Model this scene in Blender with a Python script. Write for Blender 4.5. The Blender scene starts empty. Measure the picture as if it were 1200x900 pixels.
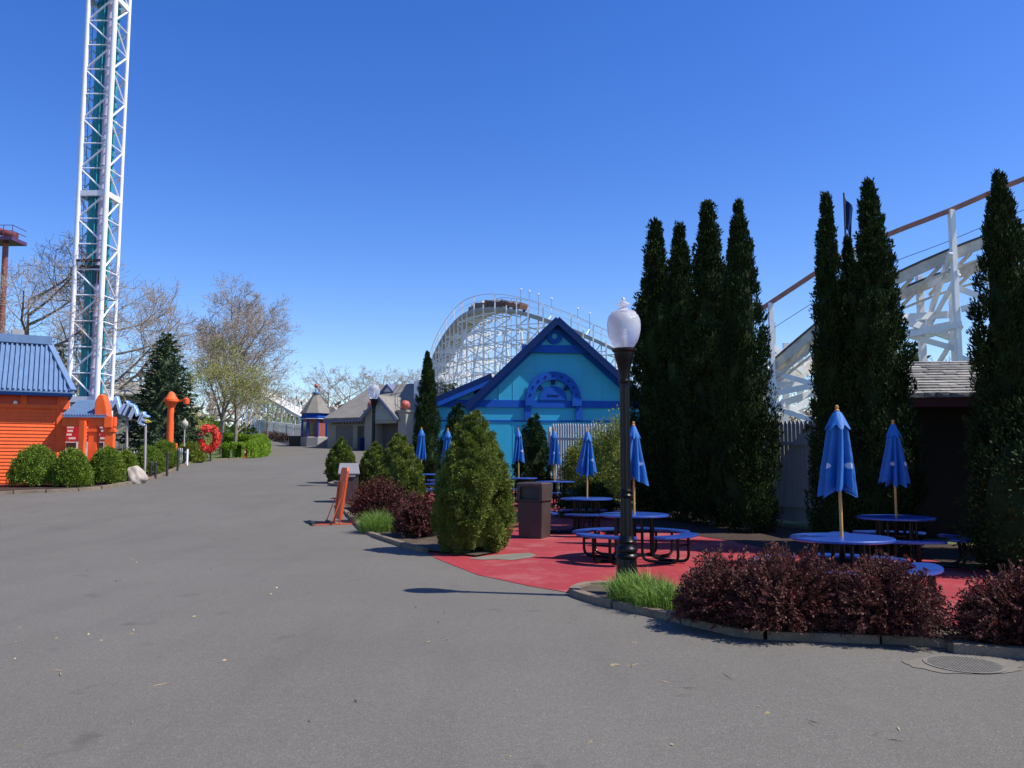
import bpy, bmesh, math, random
import numpy as np
from mathutils import Vector, Matrix

SC = bpy.context.scene
COL = SC.collection
R = math.radians
PI = math.pi
rnd = random.Random(7)

# ------------------------------------------------------------------ camera
EYE = 1.65
FPX = 960.0                      # focal length for a 1200 px wide frame
PITCH = math.atan(90.0 / 960.0)
cp, sp = math.cos(PITCH), math.sin(PITCH)
cam_d = bpy.data.cameras.new('camera')
cam = bpy.data.objects.new('camera', cam_d)
COL.objects.link(cam)
cam.location = (0, 0, EYE)
cam.rotation_euler = (PI / 2 + PITCH, 0, 0)
cam_d.sensor_width = 36
cam_d.lens = 36 * FPX / 1200
cam_d.clip_end = 6000
cam_d.clip_start = 0.05
SC.camera = cam


def ray(px, py):
    """direction through a point of the 1200x900 photograph, scaled to one metre of depth along +Y"""
    x = (px - 600) / FPX
    v = (450 - py) / FPX
    dy = cp - v * sp
    dz = sp + v * cp
    return Vector((x / dy, 1.0, dz / dy))


def at(px, py, D):
    r = ray(px, py)
    return Vector((r.x * D, D, EYE + r.z * D))


# ------------------------------------------------------------------ terrain height
_gy = [-60, 15, 20, 25, 30, 45, 60, 70, 80, 90, 100, 120, 160, 400, 1500, 4000]
_gz = [0, 0, .10, .34, .60, 1.18, 1.72, 2.2, 2.9, 3.6, 4.25, 5.6, 7.5, 10, 20, 30]
ROWS = [float(v) for v in range(-20, 131)] + [140, 150, 160, 180, 200, 250, 300, 400, 600, 900, 1500, 2500]


def _g0(y):
    return float(np.interp(y, _gy, _gz))


def _gs(y):
    if y > 125:
        return _g0(y)
    return sum(_g0(y + d) for d in (-2, -1, 0, 1, 2)) / 5


_rowz = [_gs(y) for y in ROWS]


def g(y):
    return float(np.interp(y, ROWS, _rowz))


def gp(px, py, up=0.0):
    """the ground point seen at a pixel"""
    r = ray(px, py)
    lo, hi = 2.0, 600.0
    D = lo
    prev = D
    while D < hi:
        if EYE + r.z * D <= g(D) + up:
            a, b = prev, D
            for _ in range(30):
                m = (a + b) / 2
                if EYE + r.z * m <= g(m) + up:
                    b = m
                else:
                    a = m
            D = (a + b) / 2
            break
        prev = D
        D += .25
    return Vector((r.x * D, D, g(D) + up))


def gat(px, D, up=0.0):
    """point on the ground at depth D under pixel column px (taken near the horizon)"""
    r = ray(px, 540)
    return Vector((r.x * D, D, g(D) + up))


# ------------------------------------------------------------------ materials
MATS = {}


def nt(m):
    m.use_nodes = True
    n = m.node_tree
    n.nodes.clear()
    return n


def mat(name, col, rough=.6, var=.12, scale=3.0, bump=0.0, bscale=30.0, metal=0.0, spec=.5, tint=0.0,
        trans=0.0, dirt=0.0, dirtcol=(.12, .10, .08), dscale=1.2, stretch=(1, 1, 1), coat=0.0):
    """principled material with noise-driven colour variation, optional dirt, bump and leaf tint"""
    m = bpy.data.materials.new(name)
    t = nt(m)
    N, L = t.nodes.new, t.links.new
    out = N('ShaderNodeOutputMaterial')
    p = N('ShaderNodeBsdfPrincipled')
    p.inputs['Roughness'].default_value = rough
    p.inputs['Metallic'].default_value = metal
    p.inputs['Specular IOR Level'].default_value = spec
    p.inputs['Coat Weight'].default_value = coat
    p.inputs['Coat Roughness'].default_value = .15
    tc = N('ShaderNodeTexCoord')
    mp = N('ShaderNodeMapping')
    mp.inputs['Scale'].default_value = stretch
    L(tc.outputs['Object'], mp.inputs['Vector'])
    nz = N('ShaderNodeTexNoise')
    nz.inputs['Scale'].default_value = scale
    nz.inputs['Detail'].default_value = 5
    nz.inputs['Roughness'].default_value = .65
    L(mp.outputs['Vector'], nz.inputs['Vector'])
    ramp = N('ShaderNodeMapRange')
    ramp.inputs['From Min'].default_value = .28
    ramp.inputs['From Max'].default_value = .72
    ramp.inputs['To Min'].default_value = 1 - var
    ramp.inputs['To Max'].default_value = 1 + var
    L(nz.outputs['Fac'], ramp.inputs['Value'])
    mul = N('ShaderNodeVectorMath')
    mul.operation = 'SCALE'
    mul.inputs[0].default_value = col[:3]
    L(ramp.outputs['Result'], mul.inputs['Scale'])
    cur = mul.outputs['Vector']
    if tint > 0:
        a = N('ShaderNodeAttribute')
        a.attribute_name = 'tint'
        mr = N('ShaderNodeMapRange')
        mr.inputs['To Min'].default_value = 1 - tint
        mr.inputs['To Max'].default_value = 1 + tint
        L(a.outputs['Fac'], mr.inputs['Value'])
        mu2 = N('ShaderNodeVectorMath')
        mu2.operation = 'SCALE'
        L(cur, mu2.inputs[0])
        L(mr.outputs['Result'], mu2.inputs['Scale'])
        hs = N('ShaderNodeHueSaturation')
        mh = N('ShaderNodeMapRange')
        mh.inputs['To Min'].default_value = .515
        mh.inputs['To Max'].default_value = .485
        L(a.outputs['Fac'], mh.inputs['Value'])
        L(mh.outputs['Result'], hs.inputs['Hue'])
        L(mu2.outputs['Vector'], hs.inputs['Color'])
        cur = hs.outputs['Color']
    if dirt > 0:
        n2 = N('ShaderNodeTexNoise')
        n2.inputs['Scale'].default_value = dscale
        n2.inputs['Detail'].default_value = 8
        n2.inputs['Roughness'].default_value = .7
        L(mp.outputs['Vector'], n2.inputs['Vector'])
        r2 = N('ShaderNodeMapRange')
        r2.inputs['From Min'].default_value = .48
        r2.inputs['From Max'].default_value = .75
        r2.inputs['To Max'].default_value = dirt
        L(n2.outputs['Fac'], r2.inputs['Value'])
        mx = N('ShaderNodeMix')
        mx.data_type = 'RGBA'
        L(r2.outputs['Result'], mx.inputs['Factor'])
        L(cur, mx.inputs[6])
        mx.inputs[7].default_value = (*dirtcol, 1)
        cur = mx.outputs[2]
    L(cur, p.inputs['Base Color'])
    if bump > 0:
        nb = N('ShaderNodeTexNoise')
        nb.inputs['Scale'].default_value = bscale
        nb.inputs['Detail'].default_value = 4
        L(mp.outputs['Vector'], nb.inputs['Vector'])
        b = N('ShaderNodeBump')
        b.inputs['Strength'].default_value = bump
        b.inputs['Distance'].default_value = .02
        L(nb.outputs['Fac'], b.inputs['Height'])
        L(b.outputs['Normal'], p.inputs['Normal'])
    sh = p.outputs['BSDF']
    if trans > 0:
        tr = N('ShaderNodeBsdfTranslucent')
        L(cur, tr.inputs['Color'])
        ms = N('ShaderNodeMixShader')
        ms.inputs['Fac'].default_value = trans
        L(sh, ms.inputs[1])
        L(tr.outputs['BSDF'], ms.inputs[2])
        sh = ms.outputs['Shader']
    L(sh, out.inputs['Surface'])
    MATS[name] = m
    return m


def ground_mat(name, base, patch, speck, fine=260.0, patch_scale=.35, crack=0.0, worn=None, worn_amt=0.0, rough=.9, bump=.35, stain=.5):
    """asphalt-like ground: aggregate speckle, broad patches, dark stains, hairline cracks, worn areas"""
    m = bpy.data.materials.new(name)
    t = nt(m)
    N, L = t.nodes.new, t.links.new
    out = N('ShaderNodeOutputMaterial')
    p = N('ShaderNodeBsdfPrincipled')
    p.inputs['Roughness'].default_value = rough
    p.inputs['Specular IOR Level'].default_value = .3
    tc = N('ShaderNodeTexCoord')
    v = tc.outputs['Object']

    def noise(sc, det=4, ro=.6, vec=v):
        n = N('ShaderNodeTexNoise')
        n.inputs['Scale'].default_value = sc
        n.inputs['Detail'].default_value = det
        n.inputs['Roughness'].default_value = ro
        L(vec, n.inputs['Vector'])
        return n.outputs['Fac']

    def mr(x, a, b, c, d):
        r = N('ShaderNodeMapRange')
        for k, val in zip(('From Min', 'From Max', 'To Min', 'To Max'), (a, b, c, d)):
            r.inputs[k].default_value = val
        L(x, r.inputs['Value'])
        return r.outputs['Result']

    def mix(f, a, b):
        x = N('ShaderNodeMix')
        x.data_type = 'RGBA'
        L(f, x.inputs['Factor'])
        for s, i in ((a, 6), (b, 7)):
            if isinstance(s, tuple):
                x.inputs[i].default_value = (*s, 1)
            else:
                L(s, x.inputs[i])
        return x.outputs[2]
    c = mix(mr(noise(patch_scale, 6, .6), .35, .65, 0, 1), base, patch)
    fn = noise(fine, 2, .5)
    c = mix(mr(fn, .57, .72, 0, .85), c, speck)
    c = mix(mr(fn, .42, .27, 0, .7), c, tuple(x * .45 for x in base))
    mid = noise(22.0, 5, .7)
    c = mix(mr(mid, .35, .7, 0, .30), c, tuple(x * .6 for x in base))
    mp2 = N('ShaderNodeMapping')
    mp2.inputs['Scale'].default_value = (1, .16, 1)
    mp2.inputs['Rotation'].default_value = (0, 0, .5)
    L(v, mp2.inputs['Vector'])
    c = mix(mr(noise(1.1, 5, .65, mp2.outputs['Vector']), .5, .8, 0, .35), c, tuple(x * .62 for x in base))
    c = mix(mr(noise(.55, 6, .7), .55, .7, 0, .28), c, tuple(x * 1.28 for x in base))
    st = noise(1.7, 3, .5)
    c = mix(mr(st, .66, .74, 0, stain), c, tuple(x * .5 for x in base))
    if worn:
        w = noise(.8, 7, .7)
        c = mix(mr(w, .5, .62, 0, worn_amt), c, worn)
        w2 = noise(5.0, 6, .75)
        c = mix(mr(w2, .56, .68, 0, worn_amt * .7), c, worn)
    if crack > 0:
        nv = N('ShaderNodeTexNoise')
        nv.inputs['Scale'].default_value = .9
        nv.inputs['Detail'].default_value = 4
        L(v, nv.inputs['Vector'])
        ad = N('ShaderNodeVectorMath')
        ad.operation = 'ADD'
        L(v, ad.inputs[0])
        L(nv.outputs['Color'], ad.inputs[1])
        vo = N('ShaderNodeTexVoronoi')
        vo.feature = 'DISTANCE_TO_EDGE'
        vo.inputs['Scale'].default_value = .17
        L(ad.outputs['Vector'], vo.inputs['Vector'])
        k = mr(vo.outputs['Distance'], .0, .0035, crack, 0)
        c = mix(k, c, tuple(x * .4 for x in base))
    L(c, p.inputs['Base Color'])
    b = N('ShaderNodeBump')
    b.inputs['Strength'].default_value = bump
    b.inputs['Distance'].default_value = .006
    L(noise(fine * .5, 3, .6), b.inputs['Height'])
    L(b.outputs['Normal'], p.inputs['Normal'])
    L(p.outputs['BSDF'], out.inputs['Surface'])
    MATS[name] = m
    return m


# ------------------------------------------------------------------ object helpers
def wloc(o):
    v = Vector((0, 0, 0))
    while o is not None:
        v = v + o.location
        o = o.parent
    return v


def tag(o, label=None, cat=None, group=None, kind=None):
    if label:
        o['label'] = label
    if cat:
        o['category'] = cat
    if group:
        o['group'] = group
    if kind:
        o['kind'] = kind
    return o


def empty(name, loc, label=None, cat=None, group=None):
    o = bpy.data.objects.new(name, None)
    o.empty_display_size = .2
    COL.objects.link(o)
    o.location = loc
    return tag(o, label, cat, group)


def link_mesh(name, me, m, parent=None, smooth=False):
    o = bpy.data.objects.new(name, me)
    COL.objects.link(o)
    if m is not None:
        me.materials.append(m)
    if smooth:
        me.polygons.foreach_set('use_smooth', [True] * len(me.polygons))
    if parent is not None:
        o.parent = parent
    return o


def copy_tree(o, parent=None):
    c = o.copy()
    COL.objects.link(c)
    c.parent = parent
    for ch in list(o.children):
        copy_tree(ch, c)
    return c


class MB:
    """collects shapes in world coordinates and links them as one mesh object"""

    def __init__(s):
        s.v = []
        s.f = []

    def add(s, vs, fs):
        n = len(s.v)
        s.v += [tuple(v) for v in vs]
        s.f += [tuple(i + n for i in f) for f in fs]
        return s

    def box(s, c, size, rz=0.0, mtx=None):
        hx, hy, hz = size[0] / 2, size[1] / 2, size[2] / 2
        vs = [Vector((x * hx, y * hy, z * hz)) for x in (-1, 1) for y in (-1, 1) for z in (-1, 1)]
        M = mtx if mtx is not None else Matrix.Rotation(rz, 3, 'Z')
        c = Vector(c)
        vs = [c + M @ v for v in vs]
        return s.add(vs, [(0, 1, 3, 2), (4, 6, 7, 5), (0, 4, 5, 1), (2, 3, 7, 6), (0, 2, 6, 4), (1, 5, 7, 3)])

    def bar(s, a, b, w, h=None, up=(0, 0, 1)):
        """rectangular bar from a to b"""
        a, b = Vector(a), Vector(b)
        h = h or w
        d = (b - a)
        l = d.length
        d.normalize()
        up = Vector(up)
        if abs(d.dot(up)) > .98:
            up = Vector((1, 0, 0)) if abs(d.x) < .9 else Vector((0, 1, 0))
        sx = d.cross(up).normalized()
        uz = sx.cross(d).normalized()
        vs = [p + sx * (i * w / 2) + uz * (j * h / 2) for p in (a, b) for i, j in ((-1, -1), (1, -1), (1, 1), (-1, 1))]
        return s.add(vs, [(3, 2, 1, 0), (4, 5, 6, 7), (0, 1, 5, 4), (1, 2, 6, 5), (2, 3, 7, 6), (3, 0, 4, 7)])

    def tube(s, pts, r, n=8, cap=True):
        pts = [Vector(p) for p in pts]
        rs = r if isinstance(r, (list, tuple)) else [r] * len(pts)
        vs = []
        prev = None
        for i, p in enumerate(pts):
            d = (pts[min(i + 1, len(pts) - 1)] - pts[max(i - 1, 0)]).normalized()
            if prev is None:
                u = Vector((0, 0, 1)) if abs(d.z) < .9 else Vector((1, 0, 0))
            else:
                u = prev
            sx = d.cross(u)
            if sx.length < 1e-5:
                sx = d.cross(Vector((1, .3, .2)))
            sx.normalize()
            uz = sx.cross(d).normalized()
            prev = uz
            for k in range(n):
                a = 2 * PI * k / n
                vs.append(p + (sx * math.cos(a) + uz * math.sin(a)) * rs[i])
        fs = []
        for i in range(len(pts) - 1):
            for k in range(n):
                k2 = (k + 1) % n
                fs.append((i * n + k, i * n + k2, (i + 1) * n + k2, (i + 1) * n + k))
        if cap:
            fs.append(tuple(range(n - 1, -1, -1)))
            fs.append(tuple((len(pts) - 1) * n + k for k in range(n)))
        return s.add(vs, fs)

    def lathe(s, prof, c=(0, 0, 0), n=24, rfun=None):
        """profile [(r, z)] about a vertical axis through c"""
        c = Vector(c)
        vs = []
        for i, (r, z) in enumerate(prof):
            for k in range(n):
                a = 2 * PI * k / n
                rr = r * (rfun(a, z) if rfun else 1)
                vs.append(c + Vector((rr * math.cos(a), rr * math.sin(a), z)))
        fs = []
        for i in range(len(prof) - 1):
            for k in range(n):
                k2 = (k + 1) % n
                fs.append((i * n + k, i * n + k2, (i + 1) * n + k2, (i + 1) * n + k))
        if prof[0][0] > 1e-4:
            fs.append(tuple(range(n - 1, -1, -1)))
        if prof[-1][0] > 1e-4:
            fs.append(tuple((len(prof) - 1) * n + k for k in range(n)))
        return s.add(vs, fs)

    def prism(s, front, back):
        """two matching loops of points joined into a closed solid"""
        n = len(front)
        vs = [Vector(p) for p in front] + [Vector(p) for p in back]
        fs = [tuple(range(n)), tuple(range(2 * n - 1, n - 1, -1))]
        for i in range(n):
            j = (i + 1) % n
            fs.append((i, i + n, j + n, j))
        return s.add(vs, fs)

    def build(s, name, m, parent=None, smooth=False, bevel=0.0, fix=True):
        o0 = wloc(parent) if parent is not None else Vector((0, 0, 0))
        me = bpy.data.meshes.new(name)
        me.from_pydata([(v[0] - o0.x, v[1] - o0.y, v[2] - o0.z) for v in s.v], [], s.f)
        if fix or bevel:
            bm = bmesh.new()
            bm.from_mesh(me)
            bmesh.ops.remove_doubles(bm, verts=bm.verts, dist=1e-6)
            bmesh.ops.recalc_face_normals(bm, faces=bm.faces)
            if bevel:
                es = [e for e in bm.edges if len(e.link_faces) == 2 and e.calc_face_angle(0) > .6]
                bmesh.ops.bevel(bm, geom=es, offset=bevel, segments=2, affect='EDGES', clamp_overlap=True)
            bm.to_mesh(me)
            bm.free()
        o = link_mesh(name, me, m, parent)
        if smooth:
            me.polygons.foreach_set('use_smooth', [True] * len(me.polygons))
            me.set_sharp_from_angle(angle=R(38))
        return o


class Plane:
    """a vertical facade plane: origin, heading; u runs to the viewer's right, n towards the viewer"""

    def __init__(s, o, ang):
        s.o = Vector((o[0], o[1], 0))
        s.u = Vector((math.cos(ang), math.sin(ang), 0))
        s.n = Vector((math.sin(ang), -math.cos(ang), 0))
        s.ang = ang

    def pix(s, px, py, n=0.0):
        r = ray(px, py)
        e = Vector((0, 0, EYE))
        t = ((s.o + s.n * n - e).dot(s.n)) / r.dot(s.n)
        p = e + r * t
        return ((p - s.o).dot(s.u), p.z)

    def P(s, u, z, n=0.0):
        q = s.o + s.u * u + s.n * n
        return Vector((q.x, q.y, z))

    def prism(s, mb, poly, n0, n1):
        return mb.prism([s.P(u, z, n1) for u, z in poly], [s.P(u, z, n0) for u, z in poly])

    def rect(s, mb, u0, u1, z0, z1, n0, n1):
        return s.prism(mb, [(u0, z0), (u1, z0), (u1, z1), (u0, z1)], n0, n1)

    def bar(s, mb, a, b, w, n0, n1):
        """a board in the plane along a->b, w wide, between depths n0 and n1"""
        a, b = Vector(a), Vector(b)
        d = (b - a).normalized()
        q = Vector((-d.y, d.x)) * w / 2
        return s.prism(mb, [a - q, b - q, b + q, a + q], n0, n1)


def sheet(name, poly, m, up, label=None, cat=None, kind='structure'):
    """flat ground sheet cut at the terrain rows so that it lies parallel to the ground"""
    bm = bmesh.new()
    vs = [bm.verts.new((p[0], p[1], 0)) for p in poly]
    bm.faces.new(vs)
    ys = [p[1] for p in poly]
    for y in ROWS:
        if min(ys) < y < max(ys):
            bmesh.ops.bisect_plane(bm, geom=bm.verts[:] + bm.edges[:] + bm.faces[:], plane_co=(0, y, 0), plane_no=(0, 1, 0))
    bmesh.ops.triangulate(bm, faces=bm.faces[:])
    bmesh.ops.recalc_face_normals(bm, faces=bm.faces[:])
    for f in bm.faces:
        if f.normal.z < 0:
            f.normal_flip()
    for v in bm.verts:
        v.co.z = g(v.co.y) + up
    me = bpy.data.meshes.new(name)
    bm.to_mesh(me)
    bm.free()
    o = link_mesh(name, me, m)
    return tag(o, label, cat, kind=kind)


def smooth_line(pts, step=.6, closed=False):
    """Catmull-Rom through points, resampled"""
    P = [Vector(p) for p in pts]
    n = len(P)
    out = []
    rng = range(n if closed else n - 1)
    for i in rng:
        p1, p2 = P[i], P[(i + 1) % n]
        p0 = P[i - 1] if (i > 0 or closed) else p1 * 2 - p2
        p3 = P[(i + 2) % n] if (i + 2 < n or closed) else p2 * 2 - p1
        k = max(1, int((p2 - p1).length / step))
        for j in range(k):
            t = j / k
            out.append(.5 * ((2 * p1) + (p2 - p0) * t + (2 * p0 - 5 * p1 + 4 * p2 - p3) * t * t + (3 * p1 - p0 - 3 * p2 + p3) * t ** 3))
    if not closed:
        out.append(P[-1])
    return out


# ------------------------------------------------------------------ foliage builders (numpy)
def rng_np(seed):
    return np.random.default_rng(seed)


def nrm(a):
    return a / np.maximum(np.linalg.norm(a, axis=1, keepdims=True), 1e-9)


def leaf_mesh(name, c, d, l, w, rg, tint=None, bend=.0, extra=None):
    """rhombic leaves: base c, direction d, length l, width w"""
    n = len(c)
    l = np.broadcast_to(np.asarray(l, float).reshape(-1, 1), (n, 1))
    w = np.broadcast_to(np.asarray(w, float).reshape(-1, 1), (n, 1))
    d = nrm(d)
    s = nrm(np.cross(d, rg.normal(size=(n, 3))))
    up = np.cross(s, d)
    mid = c + d * l * .5 + up * l * bend
    V = np.empty((n, 4, 3))
    V[:, 0] = c
    V[:, 1] = mid + s * w * .5
    V[:, 2] = c + d * l
    V[:, 3] = mid - s * w * .5
    tt = rg.random(n) if tint is None else np.clip(tint, 0, 1)
    if extra is not None:
        V = np.concatenate([V, extra])
        tt = np.concatenate([tt, np.full(len(extra), .35)])
        n = len(V)
    me = bpy.data.meshes.new(name)
    me.vertices.add(n * 4)
    me.vertices.foreach_set('co', V.reshape(-1).astype(np.float32))
    me.loops.add(n * 4)
    me.loops.foreach_set('vertex_index', np.arange(n * 4, dtype=np.int32))
    me.polygons.add(n)
    me.polygons.foreach_set('loop_start', np.arange(0, n * 4, 4, dtype=np.int32))
    me.polygons.foreach_set('loop_total', np.full(n, 4, dtype=np.int32))
    me.update(calc_edges=True)
    a = me.attributes.new('tint', 'FLOAT', 'FACE')
    a.data.foreach_set('value', tt.astype(np.float32))
    return me


def clump_leaves(rg, centers, axes, rad, per, l, w, up=.5, out=.8, jit=.6, shell=.55):
    """leaves gathered in ellipsoidal clumps; returns c, d, l, w, tint"""
    k = len(centers)
    u = nrm(rg.normal(size=(k * per, 3)))
    rr = (shell + (1 - shell) * rg.random((k * per, 1)))
    off = u * rr
    C = np.repeat(centers, per, 0)
    A = np.repeat(axes, per, 0)
    RD = np.repeat(np.asarray(rad, float).reshape(k, -1), per, 0)
    # stretch along the clump axis
    al = (off * A).sum(1, keepdims=True)
    side = off - A * al
    P = C + side * RD[:, :1] + A * al * RD[:, -1:]
    D = u * out + A * up + rg.normal(size=(k * per, 3)) * jit
    ct = np.repeat(rg.random(k), per) * .6 + rg.random(k * per) * .4
    L = l * (.7 + .6 * rg.random(k * per))
    W = w * (.7 + .6 * rg.random(k * per))
    return P, D, L, W, ct


def segs_mesh(name, p0, p1, r0, r1, sides=4):
    """many tapered twigs as one mesh"""
    p0, p1 = np.asarray(p0, float), np.asarray(p1, float)
    r0, r1 = np.asarray(r0, float), np.asarray(r1, float)
    n = len(p0)
    d = nrm(p1 - p0)
    ref = np.where(np.abs(d[:, 2:3]) < .9, np.array([[0, 0, 1.]]), np.array([[1., 0, 0]]))
    s = nrm(np.cross(d, ref))
    u = np.cross(s, d)
    V = np.empty((n, 2, sides, 3))
    for k in range(sides):
        a = 2 * PI * k / sides
        q = s * math.cos(a) + u * math.sin(a)
        V[:, 0, k] = p0 + q * r0[:, None]
        V[:, 1, k] = p1 + q * r1[:, None]
    base = (np.arange(n) * 2 * sides)[:, None]
    F = []
    for k in range(sides):
        k2 = (k + 1) % sides
        F.append(np.concatenate([base + k, base + k2, base + sides + k2, base + sides + k], 1))
    F = np.stack(F, 1).reshape(-1)
    me = bpy.data.meshes.new(name)
    me.vertices.add(n * 2 * sides)
    me.vertices.foreach_set('co', V.reshape(-1).astype(np.float32))
    me.loops.add(len(F))
    me.loops.foreach_set('vertex_index', F.astype(np.int32))
    nf = n * sides
    me.polygons.add(nf)
    me.polygons.foreach_set('loop_start', np.arange(0, nf * 4, 4, dtype=np.int32))
    me.polygons.foreach_set('loop_total', np.full(nf, 4, dtype=np.int32))
    me.update(calc_edges=True)
    me.polygons.foreach_set('use_smooth', np.ones(nf, dtype=bool))
    return me


def core_quads(prof, n, rg, amp=.12, fz=3.0, c=(0, 0, 0), sx=1.0, sy=1.0):
    """lumpy solid inside a crown (the inner foliage mass), as quads to append to the leaves"""
    ph = rg.random(6) * 6.28
    z = np.array([p[1] for p in prof])[:, None]
    r = np.array([p[0] for p in prof])[:, None]
    a = (np.arange(n) * 2 * PI / n)[None, :]
    q = r * (1 + amp * (np.sin(3 * a + fz * z + ph[0]) * .5 + np.sin(5 * a - fz * 1.7 * z + ph[1]) * .35 + np.sin(8 * a + fz * 3.1 * z + ph[2]) * .25))
    V = np.stack([q * np.cos(a) * sx + c[0], q * np.sin(a) * sy + c[1], np.broadcast_to(z, q.shape) + c[2]], -1)
    A, B = V[:-1], V[1:]
    return np.stack([A, np.roll(A, -1, 1), np.roll(B, -1, 1), B], 2).reshape(-1, 4, 3)


def text_mesh(body, size, extrude, bold=0.0):
    cu = bpy.data.curves.new('lettering', 'FONT')
    cu.body = body
    cu.size = size
    cu.extrude = extrude
    cu.offset = bold
    cu.align_x = 'CENTER'
    cu.align_y = 'CENTER'
    o = bpy.data.objects.new('lettering', cu)
    COL.objects.link(o)
    dg = bpy.context.evaluated_depsgraph_get()
    me = bpy.data.meshes.new_from_object(o.evaluated_get(dg))
    bpy.data.objects.remove(o)
    bpy.data.curves.remove(cu)
    return me
# ================================================================== light, sky
AZ, EL = R(101.5), R(52.5)           # clockwise from the view direction, above the horizon
sun_v = Vector((math.sin(AZ) * math.cos(EL), math.cos(AZ) * math.cos(EL), math.sin(EL)))
w = bpy.data.worlds.new('World')
SC.world = w
w.use_nodes = True
wt = w.node_tree
bg = wt.nodes['Background']
sky = wt.nodes.new('ShaderNodeTexSky')
sky.sky_type = 'NISHITA'
sky.sun_disc = False
sky.sun_elevation = EL
sky.sun_rotation = AZ
sky.altitude = 200
sky.air_density = 1.0
sky.dust_density = .35
sky.ozone_density = 3.0
hs_ = wt.nodes.new('ShaderNodeHueSaturation')
hs_.inputs['Saturation'].default_value = 1.34
hs_.inputs['Hue'].default_value = .519
wt.links.new(sky.outputs['Color'], hs_.inputs['Color'])
wt.links.new(hs_.outputs['Color'], bg.inputs['Color'])
bg.inputs['Strength'].default_value = .138
sl = bpy.data.lights.new('sun', 'SUN')
sl.energy = 4.6
sl.angle = R(.5)
sl.color = (1.0, .955, .88)
so = bpy.data.objects.new('sun', sl)
COL.objects.link(so)
so.rotation_euler = sun_v.to_track_quat('Z', 'Y').to_euler()
so.location = (20, -5, 40)
SC.view_settings.view_transform = 'Standard'
SC.view_settings.look = 'None'
SC.view_settings.gamma = 1
SC.view_settings.exposure = 0.5
SC.view_settings.use_curve_mapping = False
SC.cycles.max_bounces = 6
SC.cycles.diffuse_bounces = 3
SC.cycles.transparent_max_bounces = 8
SC.cycles.use_denoising = True

# ================================================================== materials
ground_mat('asphalt', (.122, .111, .092), (.142, .130, .109), (.26, .24, .205), fine=125, crack=.10, stain=.45, bump=.6, patch_scale=.3)
ground_mat('red_paint', (.32, .028, .034), (.26, .026, .032), (.39, .065, .07), fine=160, patch_scale=.6, worn=(.33, .14, .13), worn_amt=.42, stain=.25)
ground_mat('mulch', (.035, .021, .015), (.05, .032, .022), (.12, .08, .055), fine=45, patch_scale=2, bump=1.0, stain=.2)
ground_mat('soil', (.10, .075, .05), (.05, .035, .025), (.2, .16, .11), fine=60, patch_scale=3, bump=1.0, stain=.3)
ground_mat('sand', (.185, .162, .127), (.15, .133, .105), (.26, .225, .175), fine=120, patch_scale=3, bump=.6, stain=.2)
ground_mat('lawn_green', (.075, .11, .03), (.10, .13, .04), (.13, .15, .06), fine=60, patch_scale=1.5, bump=1.0, stain=.2)
ground_mat('kerb_stone', (.23, .18, .125), (.14, .11, .08), (.33, .28, .21), fine=70, patch_scale=4, bump=.5, stain=.6)
mat('orange', (.88, .125, .024), .6, .10, 2.5, dirt=.45, dirtcol=(.45, .07, .02), dscale=1.6, bump=.12, spec=.3, stretch=(2, 2, .6))
mat('orange_dark', (.62, .05, .010), .5, .1, 2.5, dirt=.2, dirtcol=(.25, .04, .01))
mat('blue_metal', (.13, .215, .36), .42, .15, 2.0, metal=.1, dirt=.5, dirtcol=(.13, .18, .25), dscale=1.5, stretch=(2, 2, .5))
mat('blue_trim', (.004, .072, .38), .6, .1, 3.0, spec=.2, dirt=.15, dirtcol=(.01, .03, .15))
mat('navy_trim', (.003, .022, .10), .7, .15, 3.0, spec=.12)
mat('cyan_wall', (.018, .33, .52), .5, .06, 1.2, dirt=.22, dirtcol=(.016, .24, .42), dscale=.5, bump=.08, bscale=8)
mat('cyan_panel', (.03, .42, .58), .5, .06, 1.5)
mat('white_paint', (.78, .78, .76), .5, .06, 4.0, dirt=.35, dirtcol=(.50, .49, .47), dscale=3)
mat('white_steel', (.76, .76, .82), .35, .05, 4.0, dirt=.2, dirtcol=(.55, .55, .58))
mat('lavender_steel', (.52, .46, .60), .4, .08, 4.0)
mat('teal_steel', (.010, .26, .30), .4, .12, 3.0)
mat('black_steel', (.004, .004, .005), .34, .15, 6.0, spec=.25)
mat('dark_grey', (.03, .03, .032), .5, .1, 6.0)
mat('grey_fence', (.50, .49, .47), .7, .15, 2.0, dirt=.4, dirtcol=(.25, .25, .23), dscale=2, stretch=(3, 3, .5))
mat('shingle', (.30, .285, .25), .9, .2, 1.5, bump=.6, bscale=9, dirt=.4, dirtcol=(.14, .13, .12))
mat('shingle_dark', (.20, .185, .16), .9, .2, 1.5, bump=.6, bscale=9)
mat('tan_wall', (.30, .28, .235), .8, .1, 1.0, dirt=.3, dirtcol=(.2, .19, .17))
mat('garage_door', (.13, .125, .12), .6, .1, 2.0)
mat('pale_blue_grey', (.30, .36, .36), .7, .08, 2.0)
mat('slate_blue', (.12, .14, .26), .6, .1, 2.0)
mat('red_ball', (.48, .11, .07), .5, .12, 3.0)
mat('cream', (.42, .39, .30), .7, .08, 3.0)
mat('red_brick', (.30, .075, .055), .8, .25, 8.0)
mat('stone_base', (.30, .29, .28), .8, .2, 6.0)
mat('window_glass', (.02, .025, .03), .1, .1, 2.0, spec=.8)
mat('umbrella_blue', (.009, .135, .45), .62, .14, 4.0, dirt=.2, dirtcol=(.02, .08, .34), dscale=3, trans=.12)
mat('table_blue', (.016, .062, .30), .34, .1, 6.0, dirt=.3, dirtcol=(.04, .07, .22), dscale=5, coat=.35, bump=.08, bscale=80)
mat('pole_wood', (.52, .28, .08), .5, .2, 5.0, stretch=(8, 8, 1))
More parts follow.
